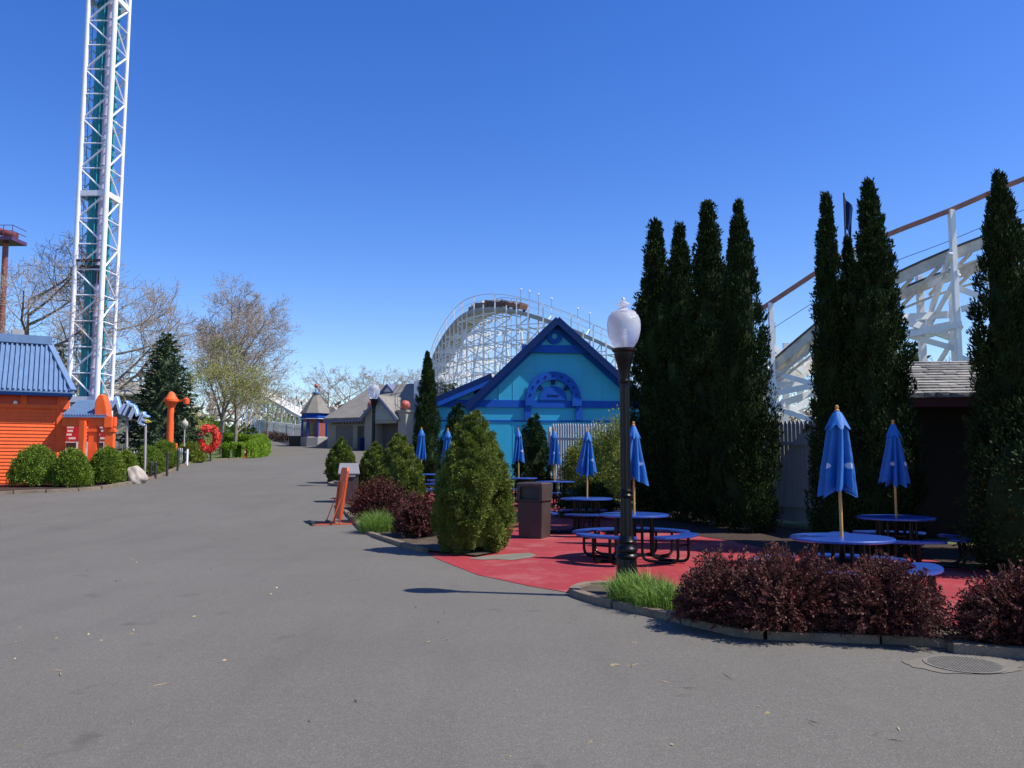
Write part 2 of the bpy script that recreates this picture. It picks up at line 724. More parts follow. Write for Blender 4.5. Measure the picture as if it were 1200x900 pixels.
mat('logo_white', (.50, .56, .68), .7, .05, 5.0)
mat('bin_brown', (.052, .033, .029), .55, .15, 5.0, dirt=.3, dirtcol=(.12, .09, .08), dscale=2)
mat('bin_lid', (.20, .19, .20), .5, .1, 4.0)
mat('sign_orange', (.70, .10, .02), .45, .12, 5.0, dirt=.2, dirtcol=(.4, .06, .02))
mat('boulder', (.40, .34, .29), .9, .3, 3.0, bump=1.0, bscale=6)
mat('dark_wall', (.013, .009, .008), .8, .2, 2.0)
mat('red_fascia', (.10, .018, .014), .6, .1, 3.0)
mat('rust_rail', (.34, .14, .10), .6, .2, 3.0)
mat('track_wood', (.58, .54, .47), .75, .2, 2.0, dirt=.45, dirtcol=(.30, .27, .22), dscale=2.5)
mat('track_steel', (.05, .05, .06), .4, .1, 4.0, metal=.5)
mat('walk_grey', (.34, .33, .32), .7, .15, 3.0)
mat('coach_brown', (.030, .018, .016), .4, .2, 4.0)
mat('coach_orange', (.13, .055, .032), .4, .2, 4.0)
mat('ride_red', (.22, .06, .05), .5, .2, 2.0)
mat('ride_purple', (.08, .03, .10), .5, .2, 2.0)
mat('bark', (.16, .125, .095), .9, .25, 6.0, bump=.8, bscale=20, stretch=(1, 1, .25))
mat('bark_grey', (.22, .185, .15), .9, .25, 6.0, bump=.8, bscale=20, stretch=(1, 1, .25))
mat('twig', (.335, .27, .21), .9, .25, 2.0)
mat('twig_grey', (.33, .28, .24), .9, .2, 2.0)
mat('bud_leaf', (.30, .31, .08), .6, .15, .8, tint=.35, trans=.3)
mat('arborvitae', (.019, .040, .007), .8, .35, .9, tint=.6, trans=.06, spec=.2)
mat('spruce_green', (.125, .168, .026), .7, .22, 1.2, tint=.45, trans=.18, spec=.25)
mat('blue_spruce', (.050, .078, .036), .7, .25, .8, tint=.45, trans=.1, spec=.2)
mat('hedge_green', (.14, .215, .022), .6, .18, 1.5, tint=.45, trans=.25, spec=.3)
mat('bright_hedge', (.16, .27, .015), .6, .15, 1.5, tint=.4, trans=.25, spec=.3)
mat('yellow_bush', (.19, .225, .03), .6, .18, 1.5, tint=.45, trans=.3, spec=.3)
mat('barberry', (.095, .027, .021), .65, .25, 3.0, tint=.6, trans=.15, spec=.35)
mat('stem_red', (.13, .07, .05), .8, .2, 5.0)
mat('grass_blade', (.17, .28, .045), .55, .15, 3.0, tint=.5, trans=.3)
mat('ring_red', (.85, .10, .06), .5, .1, 4.0, tint=.3, trans=.15)
mat('hydrant_red', (.45, .04, .03), .45, .1, 4.0)
mat('poster_red', (.52, .03, .04), .5, .25, 6.0)
mat('poster_white', (.80, .80, .80), .5, .05, 4.0)
mat('sign_blue', (.16, .34, .74), .4, .1, 3.0)
mat('sign_face', (.62, .76, .92), .4, .05, 3.0)
mat('sign_yellow', (.75, .58, .04), .4, .05, 3.0)
mat('straw', (.42, .30, .14), .8, .25, 20.0)
mat('leaf_litter', (.40, .22, .09), .8, .25, 20.0)
mat('iron', (.145, .132, .108), .8, .25, 12.0)

# acorn globe of the lamps: prismatic acrylic
m = bpy.data.materials.new('lamp_acrylic')
t = nt(m)
N, L = t.nodes.new, t.links.new
o_ = N('ShaderNodeOutputMaterial')
p_ = N('ShaderNodeBsdfPrincipled')
p_.inputs['Base Color'].default_value = (.86, .86, .90, 1)
p_.inputs['Roughness'].default_value = .22
p_.inputs['Transmission Weight'].default_value = .65
p_.inputs['IOR'].default_value = 1.25
wv = N('ShaderNodeTexVoronoi')
wv.inputs['Scale'].default_value = 55
tc_ = N('ShaderNodeTexCoord')
L(tc_.outputs['Object'], wv.inputs['Vector'])
bp = N('ShaderNodeBump')
bp.inputs['Strength'].default_value = .5
bp.inputs['Distance'].default_value = .01
L(wv.outputs['Distance'], bp.inputs['Height'])
L(bp.outputs['Normal'], p_.inputs['Normal'])
tl = N('ShaderNodeBsdfTranslucent')
tl.inputs['Color'].default_value = (.85, .85, .9, 1)
mxs = N('ShaderNodeMixShader')
mxs.inputs['Fac'].default_value = .25
L(p_.outputs['BSDF'], mxs.inputs[1])
L(tl.outputs['BSDF'], mxs.inputs[2])
L(mxs.outputs['Shader'], o_.inputs['Surface'])
MATS['lamp_acrylic'] = m

# ================================================================== ground
XS = [-2500, -600, -200, -80] + list(range(-60, 61, 4)) + [80, 200, 600, 2500]
gv, gf = [], []
for j, y in enumerate(ROWS):
    for x in XS:
        gv.append((x, y, g(y)))
nx = len(XS)
for j in range(len(ROWS) - 1):
    for i in range(nx - 1):
        gf.append((j * nx + i, j * nx + i + 1, (j + 1) * nx + i + 1, (j + 1) * nx + i))
me = bpy.data.meshes.new('ground')
me.from_pydata(gv, [], gf)
ground = link_mesh('ground', me, MATS['lawn_green'])
tag(ground, kind='structure')

# the asphalt plaza and the road running up the hill: one sheet over the ground
plaza = [(-45, -19), (45, -19), (45, 3)]
kf = [gp(*p) for p in ((1200, 772), (1140, 764), (1075, 757), (960, 752), (880, 748), (830, 738), (760, 722), (700, 708), (672, 697))]
plaza += [(30, 4.2), (12, 5.6)] + [(p.x, p.y) for p in kf]
edge2 = [gp(*p) for p in ((620, 688), (560, 675), (510, 655))]
plaza += [(p.x, p.y) for p in edge2]
bed2 = [gp(*p) for p in ((500, 648), (470, 640), (430, 625), (408, 604), (400, 592))]
plaza += [(p.x, p.y) for p in bed2]
plaza += [(-3.6, 29), (-.5, 30), (-1.5, 40), (-2, 56), (-6, 74), (-20.6, 84.3), (-28.3, 100.5), (-39.5, 125), (-42.5, 124), (-31, 100), (-28.3, 93)]
isl = [gp(*p) for p in ((312, 528), (305, 533), (285, 537.3), (265, 538.6), (235, 540), (215, 541.5))]
plaza += [(p.x, p.y) for p in isl]
plaza += [(-24, 54)]
lk = [gp(*p) for p in ((213, 547), (205, 551), (190, 558), (150, 568), (100, 575), (0, 580), (-40, 583), (-120, 592))]
plaza += [(p.x, p.y) for p in lk]
plaza += [(-45, 19)]
sheet('asphalt_plaza', plaza, MATS['asphalt'], .012)

# patio of red painted asphalt
patio = [(8.5, 6.2)] + [(p.x, p.y) for p in kf] + [(p.x, p.y) for p in edge2] + [(p.x, p.y) for p in bed2]
patio += [(-3.6, 29), (-.5, 30), (1.2, 28.2), (6.3, 19.6), (8.2, 16.2), (14, 14.5), (14, 6)]
sheet('red_patio', patio, MATS['red_paint'], .018)


def kerb(name, pts, h=.11, wd=.16, seg=.9, seed=1, off=0.0):
    """row of kerb stones following the edge of a bed"""
    r = random.Random(seed)
    line = smooth_line([(p[0], p[1], 0) for p in pts], .15)
    mb = MB()
    cur = [line[0]]
    acc = 0
    for a, b in zip(line, line[1:]):
        acc += (b - a).length
        cur.append(b)
        if acc > seg or b is line[-1]:
            n = len(cur)
            hh = h + r.uniform(-.012, .012)
            dx = r.uniform(-.012, .012)
            L_, R_ = [], []
            for i, q in enumerate(cur):
                d = (cur[min(i + 1, n - 1)] - cur[max(i - 1, 0)]).normalized()
                s_ = Vector((-d.y, d.x, 0))
                e = .012 * (1 if i == 0 else -1 if i == n - 1 else 0)
                qq = q + d * e
                L_.append(qq + s_ * (wd / 2 + dx))
                R_.append(qq - s_ * (wd / 2 - dx))
            for i in range(n - 1):
                mb.prism([Vector((p.x, p.y, g(p.y) - .05)) for p in (L_[i], R_[i], R_[i + 1], L_[i + 1])],
                         [Vector((p.x, p.y, g(p.y) + hh)) for p in (L_[i], R_[i], R_[i + 1], L_[i + 1])])
            cur = [b]
            acc = 0
    bm = bmesh.new()
    me = bpy.data.meshes.new(name)
    me.from_pydata([tuple(v) for v in mb.v], [], mb.f)
    bm.from_mesh(me)
    bmesh.ops.remove_doubles(bm, verts=bm.verts, dist=1e-4)
    # drop the interior faces shared by consecutive pieces
    seen = {}
    for f in bm.faces:
        k = tuple(sorted(v.index for v in f.verts))
        seen.setdefault(k, []).append(f)
    bmesh.ops.delete(bm, geom=[f for fs in seen.values() if len(fs) > 1 for f in fs], context='FACES_ONLY')
    bmesh.ops.recalc_face_normals(bm, faces=bm.faces)
    es = [e for e in bm.edges if len(e.link_faces) == 2 and e.calc_face_angle(0) > .6]
    bmesh.ops.bevel(bm, geom=es, offset=.015, segments=2, affect='EDGES', clamp_overlap=True)
    bm.to_mesh(me)
    bm.free()
    o = link_mesh(name, me, MATS['kerb_stone'])
    return tag(o, kind='structure')


# front planter: kerb and soil
fk = kf[::-1]
back = [gp(*p) for p in ((690, 690), (720, 690), (800, 706), (880, 722), (960, 730), (1075, 737), (1200, 748))]
kerb_front = [(10.5, 5.75)] + [(p.x, p.y) for p in kf] + [(back[0].x - .02, back[0].y + .05), (back[1].x, back[1].y + .1)]
kerb('kerb', kerb_front, seed=3, h=.085, wd=.12)
sheet('planter_soil', [(p.x, p.y) for p in fk] + [(10.4, 5.8), (10.4, 6.9)] + [(p.x, p.y) for p in back[::-1]], MATS['soil'], .05)
# second bed with the cone spruces
b2 = [(p.x, p.y) for p in edge2[2:]] + [(p.x, p.y) for p in bed2]
bed2_back = [(-1.9, 23.8), (-1.0, 22), (-.75, 18.2), (-.1, 15.9), (.05, 14.6), (-.35, 14.0)]
kerb('kerb', b2[1:] + [(-2.9, 23.8), (-2.0, 24.2)], seed=5, h=.085, wd=.13)
sheet('planter_soil', [(-.6, 14.1)] + b2[1:] + bed2_back[:-2] + [(-.3, 14.6)], MATS['soil'], .05)
sheet('sand_patch', [(.30, 14.7), (-.10, 14.5), (-.5, 14.2), (-.75, 13.9), (-.5, 13.72), (-.25, 13.78), (.0, 13.66), (.16, 13.85), (.33, 14.02), (.42, 14.4)], MATS['sand'], .024)
cb = gp(385, 569)
kerb('kerb', [(cb.x, cb.y + .6), (cb.x + .1, cb.y - .1), (cb.x + .9, cb.y - .9), (cb.x + 2.0, cb.y - 1.0)], seed=8, h=.12)
sheet('planter_soil', [(cb.x, cb.y + .6), (cb.x + .1, cb.y - .1), (cb.x + .9, cb.y - .9), (cb.x + 2.2, cb.y - .9), (cb.x + 2.6, cb.y + 1.2), (cb.x + 1, cb.y + 1.8)], MATS['soil'], .05)
# left beds
kerb('kerb', [(p.x, p.y) for p in lk[::-1]] + [(-20.4, 52)], seed=11, h=.12, wd=.22)
sheet('mulch_bed', [(p.x, p.y) for p in lk] + [(-45, 20), (-45, 46), (-30, 52), (-21, 53)], MATS['mulch'], .05)
kerb('kerb', [(-28, 56)] + [(p.x, p.y) for p in isl[::-1]] + [(-29.5, 88)], seed=12, h=.1, wd=.22)
sheet('lawn', [(p.x, p.y) for p in isl[::-1]] + [(-30.5, 90), (-52, 90), (-45, 57), (-28, 56.5)], MATS['lawn_green'], .05)
# worn sandy rim and iron grate in the asphalt
rim = []
rc = gp(1130, 781)
for k in range(72):
    a = 2 * PI * k / 72
    q = .92 + .10 * math.sin(2 * a + 1) + .05 * math.sin(5 * a) + .035 * math.sin(11 * a + 2) + .02 * math.sin(19 * a)
    rim.append((rc.x + .46 * q * math.cos(a), rc.y + .34 * q * math.sin(a)))
sheet('sand_patch', rim, MATS['sand'], .017)

# mulch under the cypress row; the dark sheet also paints in deep shade
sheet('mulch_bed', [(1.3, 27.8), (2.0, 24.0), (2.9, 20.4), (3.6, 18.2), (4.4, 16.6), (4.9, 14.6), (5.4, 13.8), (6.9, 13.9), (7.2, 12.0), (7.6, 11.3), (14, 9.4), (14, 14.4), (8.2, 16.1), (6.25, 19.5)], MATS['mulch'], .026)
# ================================================================== patio furniture
TABLES = 'round blue picnic tables on the red patio'
UMBS = 'closed blue umbrellas on the patio'


def make_table():
    root = empty('picnic_table', (0, 0, 0))
    mb = MB()
    Rt = .575
    mb.lathe([(0, .712), (Rt - .03, .712), (Rt, .722), (Rt, .742), (Rt - .012, .752), (.035, .752), (.035, .7525), (0, .7525)], n=48)
    mb.build('tabletop', MATS['table_blue'], root, smooth=True)
    mb = MB()
    for k in range(24):
        a = 2 * PI * k / 24
        p = Vector((math.cos(a), math.sin(a), 0))
    for k in range(4):
        a0 = PI / 4 + k * PI / 2
        # curved bench: arc segment 0.74..1.04 m from the centre
        prof_in, prof_out = .76, 1.04
        da = .50
        top, bot = [], []
        n = 14
        arc = [a0 - da + 2 * da * i / n for i in range(n + 1)]
        loop = [(prof_out * math.cos(a), prof_out * math.sin(a)) for a in arc]
        # rounded ends
        for i in range(1, 6):
            t = i / 6 * PI
            mid = (prof_in + prof_out) / 2
            hw = (prof_out - prof_in) / 2
            rr = mid + hw * math.cos(t)
            aa = a0 + da + hw * math.sin(t) * .9 / mid
            loop.append((rr * math.cos(aa), rr * math.sin(aa)))
        loop += [(prof_in * math.cos(a), prof_in * math.sin(a)) for a in arc[::-1]]
        for i in range(1, 6):
            t = PI - i / 6 * PI
            rr = mid + hw * math.cos(t)
            aa = a0 - da - hw * math.sin(t) * .9 / mid
            loop.append((rr * math.cos(aa), rr * math.sin(aa)))
        sb = MB()
        sb.prism([(x, y, .455) for x, y in loop], [(x, y, .418) for x, y in loop])
        sb.build('seat', MATS['table_blue'], root, bevel=.008)
        # pair of bent tubes carrying this bench and the top
        d = Vector((math.cos(a0), math.sin(a0), 0))
        s_ = Vector((-d.y, d.x, 0))
        fb = MB()
        for sg in (-1, 1):
            o = s_ * (.16 * sg)
            pts = [o + d * .92 + Vector((0, 0, .418)), o + d * .92 + Vector((0, 0, .13)), o + d * .90 + Vector((0, 0, .075)),
                   o + d * .85 + Vector((0, 0, .04)), o + d * .78 + Vector((0, 0, .028)), o + d * .38 + Vector((0, 0, .028)),
                   o + d * .31 + Vector((0, 0, .045)), o + d * .27 + Vector((0, 0, .09)), o + d * .26 + Vector((0, 0, .16)), o + d * .26 + Vector((0, 0, .712))]
            fb.tube(pts, .024, 8)
        fb.tube([d * .92 - s_ * .16 + Vector((0, 0, .30)), d * .92 + s_ * .16 + Vector((0, 0, .30))], .016, 6)
        fb.tube([d * .6 - s_ * .16 + Vector((0, 0, .028)), d * .6 + s_ * .16 + Vector((0, 0, .028))], .016, 6)
        fb.build('leg_frame', MATS['black_steel'], root, smooth=True)
    hb = MB()
    hb.lathe([(.030, .30), (.036, .31), (.036, .70), (.10, .705), (.10, .7115)], n=14)
    hb.lathe([(.26, .46), (.275, .46), (.275, .48), (.26, .48)], n=20)
    hb.build('umbrella_holder', MATS['black_steel'], root, smooth=True)
    return root


def make_umbrella(seed=1, rb=.165, L=1.10, twist=.35, flare=1.0, sh=.58):
    r = random.Random(seed)
    root = empty('patio_umbrella', (0, 0, 0))
    pb = MB()
    pb.tube([(0, 0, .35), (0, 0, 2.20)], .019, 10)
    pb.build('pole', MATS['pole_wood'], root, smooth=True)
    top = 2.215
    ph = [r.uniform(0, 6.28) for _ in range(4)]
    NP = 8

    def canopy_r(a, t):
        """t 0 at the top, 1 at the hem"""
        base = .03 + (rb * sh - .03) * min(1, t / .14) ** .8 + rb * (1 - sh) * max(0, (t - .10) / .90) ** 1.1
        fold = .5 + .5 * math.cos(NP * (a + twist * t) + .8 * math.sin(a * 2 + ph[0]))
        amp = .18 + .44 * t
        q = 1 - amp + amp * 1.5 * fold ** (.7 + .5 * math.sin(a + ph[3]) ** 2)
        q *= 1 + .10 * t * math.sin(a + ph[1]) + .06 * t * math.sin(3 * a + ph[2] + 2 * t)
        return base * q
    nA, nT = 96, 22
    vs, fs = [], []
    for i in range(nT + 1):
        t = i / nT
        for k in range(nA):
            a = 2 * PI * k / nA
            rr = canopy_r(a, t)
            z = top - .03 - L * t
            if t > .75:
                hem = (t - .75) / .25
                z -= hem * (.075 * (.5 + .5 * math.cos(NP * (a + twist * t) + .8 * math.sin(a * 2 + ph[0]))) ** 1.5 + .05 * math.sin(2 * a + ph[3]))
            vs.append((rr * math.cos(a), rr * math.sin(a), z))
    for i in range(nT):
        for k in range(nA):
            k2 = (k + 1) % nA
            fs.append((i * nA + k, (i + 1) * nA + k, (i + 1) * nA + k2, i * nA + k2))
    # inner tuck so the hem has thickness
    b0 = len(vs)
    for k in range(nA):
        x, y, z = vs[nT * nA + k]
        vs.append((x * .5, y * .5, z + .06))
    for k in range(nA):
        k2 = (k + 1) % nA
        fs.append((nT * nA + k, b0 + k, b0 + k2, nT * nA + k2))
    mb = MB()
    mb.add(vs, fs)
    can = mb.build('canopy', MATS['umbrella_blue'], root, smooth=True)
    # vent cap on top
    vb = MB()
    vs, fs = [], []
    n2 = 64
    for i in range(7):
        t = i / 6
        for k in range(n2):
            a = 2 * PI * k / n2
            rr = (.022 + .105 * flare * t ** .75) * (1 + .16 * t * math.cos(NP * a + ph[0]) + .08 * t * math.sin(2 * a + ph[1]))
            vs.append((rr * math.cos(a), rr * math.sin(a), top + .005 - .20 * t - .03 * t * math.cos(NP * a + ph[0])))
    for i in range(6):
        for k in range(n2):
            k2 = (k + 1) % n2
            fs.append((i * n2 + k, (i + 1) * n2 + k, (i + 1) * n2 + k2, i * n2 + k2))
    vb.add(vs, fs)
    vb.build('vent_cap', MATS['umbrella_blue'], root, smooth=True)
    fb = MB()
    fb.lathe([(.022, top - .03), (.026, top), (.030, top + .012), (.014, top + .024), (.022, top + .045), (.018, top + .065), (0, top + .075)], n=12)
    fb.build('finial', MATS['pole_wood'], root, smooth=True)
    # round printed patches on the folded cloth (each follows the cloth)
    for aa in (-PI / 2 + .5, -PI / 2 - 1.25):
        lb = MB()
        vs = []
        tc0 = .70
        fs = []
        rings = 4
        for i in range(rings + 1):
            for k in range(16):
                th = 2 * PI * k / 16
                rad = .036 * i / rings
                a = aa + rad * math.cos(th) / .15
                t = tc0 + rad * math.sin(th) / L
                rr = canopy_r(a, t) + .004
                vs.append((rr * math.cos(a), rr * math.sin(a), top - .03 - L * t))
        for i in range(rings):
            for k in range(16):
                k2 = (k + 1) % 16
                fs.append((i * 16 + k, i * 16 + k2, (i + 1) * 16 + k2, (i + 1) * 16 + k))
        lb.add(vs, fs)
        lb.build('printed_emblem', MATS['logo_white'], can, smooth=True, fix=False)
    return root


table0 = make_table()
umb_kinds = [make_umbrella(1, .172, .87, .42, 1.15, .60), make_umbrella(5, .182, .86, .3, .8, .42), make_umbrella(9, .145, .88, .6, .85, .62)]
used_u = set()
# px, depth, table turn, umbrella kind, turn
spots = [
    (983, 9.65, .2, 0, 0.0, 'blue table with sunlit oval top just behind the barberry hedge',
     'closed bright blue umbrella rising behind the red barberry bushes, largest in view'),
    (1047, 13.1, .5, 1, .6, 'shaded blue table in front of the dark shingled hut',
     'closed blue umbrella in front of the dark hut, beside a tall cypress'),
    (742, 13.75, .05, 1, 2.0, 'blue table with curved seats right behind the near lamp post',
     'closed blue umbrella partly hidden by the black lamp post'),
    (687, 18.2, .8, 1, .2, 'shaded blue table beyond the brown litter bin, behind the lamp table',
     'closed dark blue umbrella in front of the yellow green bush'),
    (650, 24.0, .3, 2, 1.0, 'blue table at the left end of the white picket fence',
     'closed slim blue umbrella at the left end of the white picket fence'),
    (608, 25.4, .6, 2, 2.2, 'blue table partly hidden behind the big cone spruce and litter bin',
     'closed slim blue umbrella just right of the big cone spruce'),
    (523, 24.6, .1, 2, 3.1, 'far blue table under the umbrella touching the big spruce on its left',
     'closed slim blue umbrella just left of the big cone spruce'),
    (494, 27.2, .9, 2, 4.0, 'farthest blue table beside the yellowish cone spruce',
     'closed slim blue umbrella beside the tall narrow cypress at the patio end'),
]
for i, (px, D, ta, uk, ua, tl_, ul_) in enumerate(spots):
    p = gat(px, D, .018)
    tb = table0 if i == 0 else copy_tree(table0)
    tb.location = p
    tb.rotation_euler.z = ta
    tag(tb, tl_, 'picnic table', TABLES)
    ub = umb_kinds[uk] if uk not in used_u else copy_tree(umb_kinds[uk])
    used_u.add(uk)
    ub.location = p
    ub.rotation_euler = (0.0, R((0, .8, -.6, 1, -.5, .7, -1, .4)[i]), ua)
    tag(ub, ul_, 'umbrella', UMBS)


# ------------------------------------------------------------------ litter bins
def make_bin():
    root = empty('litter_bin', (0, 0, 0))
    w = .56
    mb = MB()

    def ring(hw, z):
        return [(-hw, -hw, z), (hw, -hw, z), (hw, hw, z), (-hw, hw, z)]
    mb.prism(ring(w / 2 - .03, 0), ring(w / 2 - .002, .76))
    mb.build('body', MATS['bin_brown'], root, bevel=.012)
    lb = MB()
    lb.prism(ring(w / 2 + .022, .762), ring(w / 2 + .022, .80))
    lb.build('rim', MATS['bin_brown'], root, bevel=.008)
    hb = MB()
    hw = w / 2 + .005
    # hood: four corner walls around openings, plus a lid
    for sx, sy in ((1, 0), (-1, 0)):
        hb.box((sx * (hw - .01), 0, .95), (.02, 2 * hw, .30))
    for sy in (-1, 1):
        for sx in (-1, 1):
            hb.box((sx * (hw - .05), sy * (hw - .01), .95), (.06, .02, .30))
        hb.box((0, sy * (hw - .01), 1.075), (2 * hw - .16, .02, .05))
    hb.build('hood', MATS['bin_brown'], root)
    tb = MB()
    tb.prism(ring(hw + .008, 1.101), ring(hw - .02, 1.145))
    tb.build('lid', MATS['bin_brown'], root, bevel=.008)
    ib = MB()
    for sy in (-1, 1):
        ib.box((0, sy * (hw - .05), .94), (2 * hw - .06, .01, .26))
    ib.build('flap', MATS['dark_grey'], root)
    return root


bin0 = make_bin()
bin0.location = gp(627, 633) + Vector((0, .38, .018))
bin0.rotation_euler.z = R(-24)
tag(bin0, 'brown square litter bin with hooded top on the red patio', 'litter bin')
bin1 = empty('litter_bin', (0, 0, 0), 'litter bin with sloped pale grey lid beside the orange sign stand', 'litter bin')
mb = MB()
mb.box((0, 0, .42), (.60, .55, .84))
mb.build('body', MATS['bin_brown'], bin1, bevel=.02)
mb = MB()
mb.prism([(-.33, -.31, .845), (.33, -.31, .845), (.33, -.31, .885), (-.33, -.31, .885)], [(-.31, .30, .845), (.31, .30, .845), (.29, .22, 1.20), (-.29, .22, 1.20)])
mb.build('lid', MATS['bin_lid'], bin1, bevel=.012)
mb = MB()
mb.box((0, -.30, .80), (.40, .03, .06))
mb.build('rim', MATS['bin_lid'], bin1)
bin1.location = gat(409, 25.6, .012)
bin1.rotation_euler.z = R(12)

# ------------------------------------------------------------------ orange sign stand seen almost edge-on
sg = empty('sign_stand', gp(399, 615, .012), 'orange sign board on a low steel stand, seen nearly edge on', 'sign')
b = sg.location.copy()
ax = Vector((-.38, .925, 0)).normalized()     # along the board
sd = Vector((ax.y, -ax.x, 0))                # across, to the right
mb = MB()
lean = Vector((.17, 0, 0))
h0, h1 = .12, 1.36
f0 = [b + ax * u + Vector((0, 0, z)) + lean * (z / 1.36) for u, z in ((0, h0), (.78, h0), (.78, h1 - .08), (.70, h1), (.08, h1), (0, h1 - .08))]
mb.prism([p + sd * .025 for p in f0], [p - sd * .025 for p in f0])
mb.build('board', MATS['sign_orange'], sg)
for u in (.02, .74):
    mb = MB()
    mb.bar(b + ax * u + Vector((0, 0, .02)) - sd * .02, b + ax * u + lean * .75 + Vector((0, 0, 1.0)) - sd * .055, .045, .03)
    mb.build('leg', MATS['sign_orange'], sg)
    mb = MB()
    mb.bar(b + ax * u + sd * (-.22) + Vector((0, 0, .02)), b + ax * u + lean * .3 + Vector((0, 0, .62)) - sd * .05, .03, .02)
    mb.build('brace', MATS['sign_orange'], sg)
for u in (.02, .74):
    mb = MB()
    mb.bar(b + ax * u + sd * (-.62) + Vector((0, 0, .02)), b + ax * u + sd * .40 + Vector((0, 0, .02)), .035, .025)
    mb.build('base_rail', MATS['sign_orange'], sg)
for s_ in (-.62, -.20):
    mb = MB()
    mb.bar(b + sd * s_ + ax * -.02 + Vector((0, 0, .055)), b + sd * s_ + ax * .80 + Vector((0, 0, .055)), .05, .045)
    mb.build('rubber_foot', MATS['dark_grey'], sg)


# ------------------------------------------------------------------ acorn lamp posts
def make_lamp():
    root = empty('street_lamp', (0, 0, 0))
    flute = lambda a, z: 1 + .05 * math.cos(12 * a)
    mb = MB()
    mb.lathe([(.150, 0), (.150, .05), (.138, .07), (.138, .10), (.128, .13), (.118, .36), (.112, .42)], n=48, rfun=flute)
    mb.lathe([(.115, .42), (.135, .43), (.142, .45), (.135, .47), (.118, .485), (.118, .50), (.132, .51), (.136, .53), (.128, .55), (.108, .57), (.104, .60), (.112, .61), (.114, .63), (.10, .65), (.085, .70)], n=32)
    mb.build('base', MATS['black_steel'], root, smooth=True)
    mb = MB()
    mb.lathe([(.074, .70), (.066, 1.1), (.062, 1.15)], n=48, rfun=flute)
    mb.lathe([(.062, 1.15), (.078, 1.16), (.082, 1.18), (.066, 1.20), (.066, 1.22), (.076, 1.235), (.066, 1.26)], n=24)
    mb.lathe([(.063, 1.26), (.056, 2.55)], n=48, rfun=flute)
    mb.build('pole', MATS['black_steel'], root, smooth=True)
    mb = MB()
    mb.lathe([(.056, 2.55), (.075, 2.56), (.078, 2.585), (.062, 2.60), (.068, 2.68), (.080, 2.75), (.105, 2.84), (.122, 2.90), (.124, 2.935), (.150, 2.955), (.152, 2.985), (.10, 2.99)], n=32)
    mb.build('collar', MATS['black_steel'], root, smooth=True)
    mb = MB()
    mb.lathe([(.105, 2.992), (.128, 3.01), (.165, 3.07), (.192, 3.14), (.207, 3.22), (.209, 3.29), (.201, 3.35), (.180, 3.40), (.152, 3.426)], n=40)
    mb.build('globe', MATS['lamp_acrylic'], root, smooth=True)
    mb = MB()
    mb.lathe([(.152, 3.427), (.156, 3.437), (.14, 3.448), (.078, 3.468), (.054, 3.49), (.054, 3.51), (.078, 3.535), (.074, 3.555), (.04, 3.57), (.022, 3.585), (.03, 3.60), (.022, 3.622), (0, 3.64)], n=32)
    mb.build('globe_cap', MATS['lamp_acrylic'], root, smooth=True)
    mb = MB()
    mb.lathe([(.03, 2.992), (.03, 3.10), (.025, 3.11), (.022, 3.24), (0, 3.25)], n=12)
    mb.build('bulb', MATS['white_paint'], root, smooth=True)
    return root


lamp0 = make_lamp()
lb_ = gp(735, 701)
lamp0.location = (lb_.x, lb_.y, .05)
tag(lamp0, 'black fluted lamp post with acorn globe in the grass tuft, nearest to the camera', 'street lamp', 'black lamp posts with acorn globes')
lamp1 = copy_tree(lamp0)
lamp1.location = gat(437, 31.5, .02)
lamp1.scale = (1.08, 1.08, 1.12)
tag(lamp1, 'black lamp post with acorn globe between the cone spruces, before the tan building', 'street lamp', 'black lamp posts with acorn globes')
# small post lamp by the left fence
sl0 = empty('street_lamp', gat(215, 50), 'small round globe lamp on thin post by the low white fence', 'street lamp')
mb = MB()
q = sl0.location
mb.lathe([(.09, 0), (.09, .25), (.05, .30), (.04, 1.1), (.06, 1.12), (.045, 1.16)], q, 14)
mb.build('base', MATS['black_steel'], sl0, smooth=True)
mb = MB()
mb.lathe([(.045, 1.16), (.04, 2.2), (.09, 2.26), (.10, 2.3), (.05, 2.3)], q, 14)
mb.build('pole', MATS['walk_grey'], sl0, smooth=True)
mb = MB()
mb.lathe([(.08, 2.3), (.16, 2.38), (.2, 2.5), (.19, 2.62), (.12, 2.72), (.06, 2.75), (.06, 2.8), (0, 2.86)], q, 20)
mb.build('globe', MATS['cream'], sl0, smooth=True)

# storm grate in the asphalt
gr = empty('storm_grate', (rc.x, rc.y, .02), 'round ribbed iron grate set in the asphalt by the kerb', 'grate')
mb = MB()
mb.lathe([(0, .0), (.30, .0), (.30, .003), (.275, .003), (.27, .001), (0, .001)], (rc.x, rc.y, .02), 40)
mb.build('frame', MATS['iron'], gr)
mb = MB()
for k in range(-9, 10):
    x = k * .028
    hl = math.sqrt(max(.265 ** 2 - x * x, 0))
    mb.box((rc.x + x, rc.y, .0215), (.012, 2 * hl, .006))
mb.build('ribs', MATS['iron'], gr)

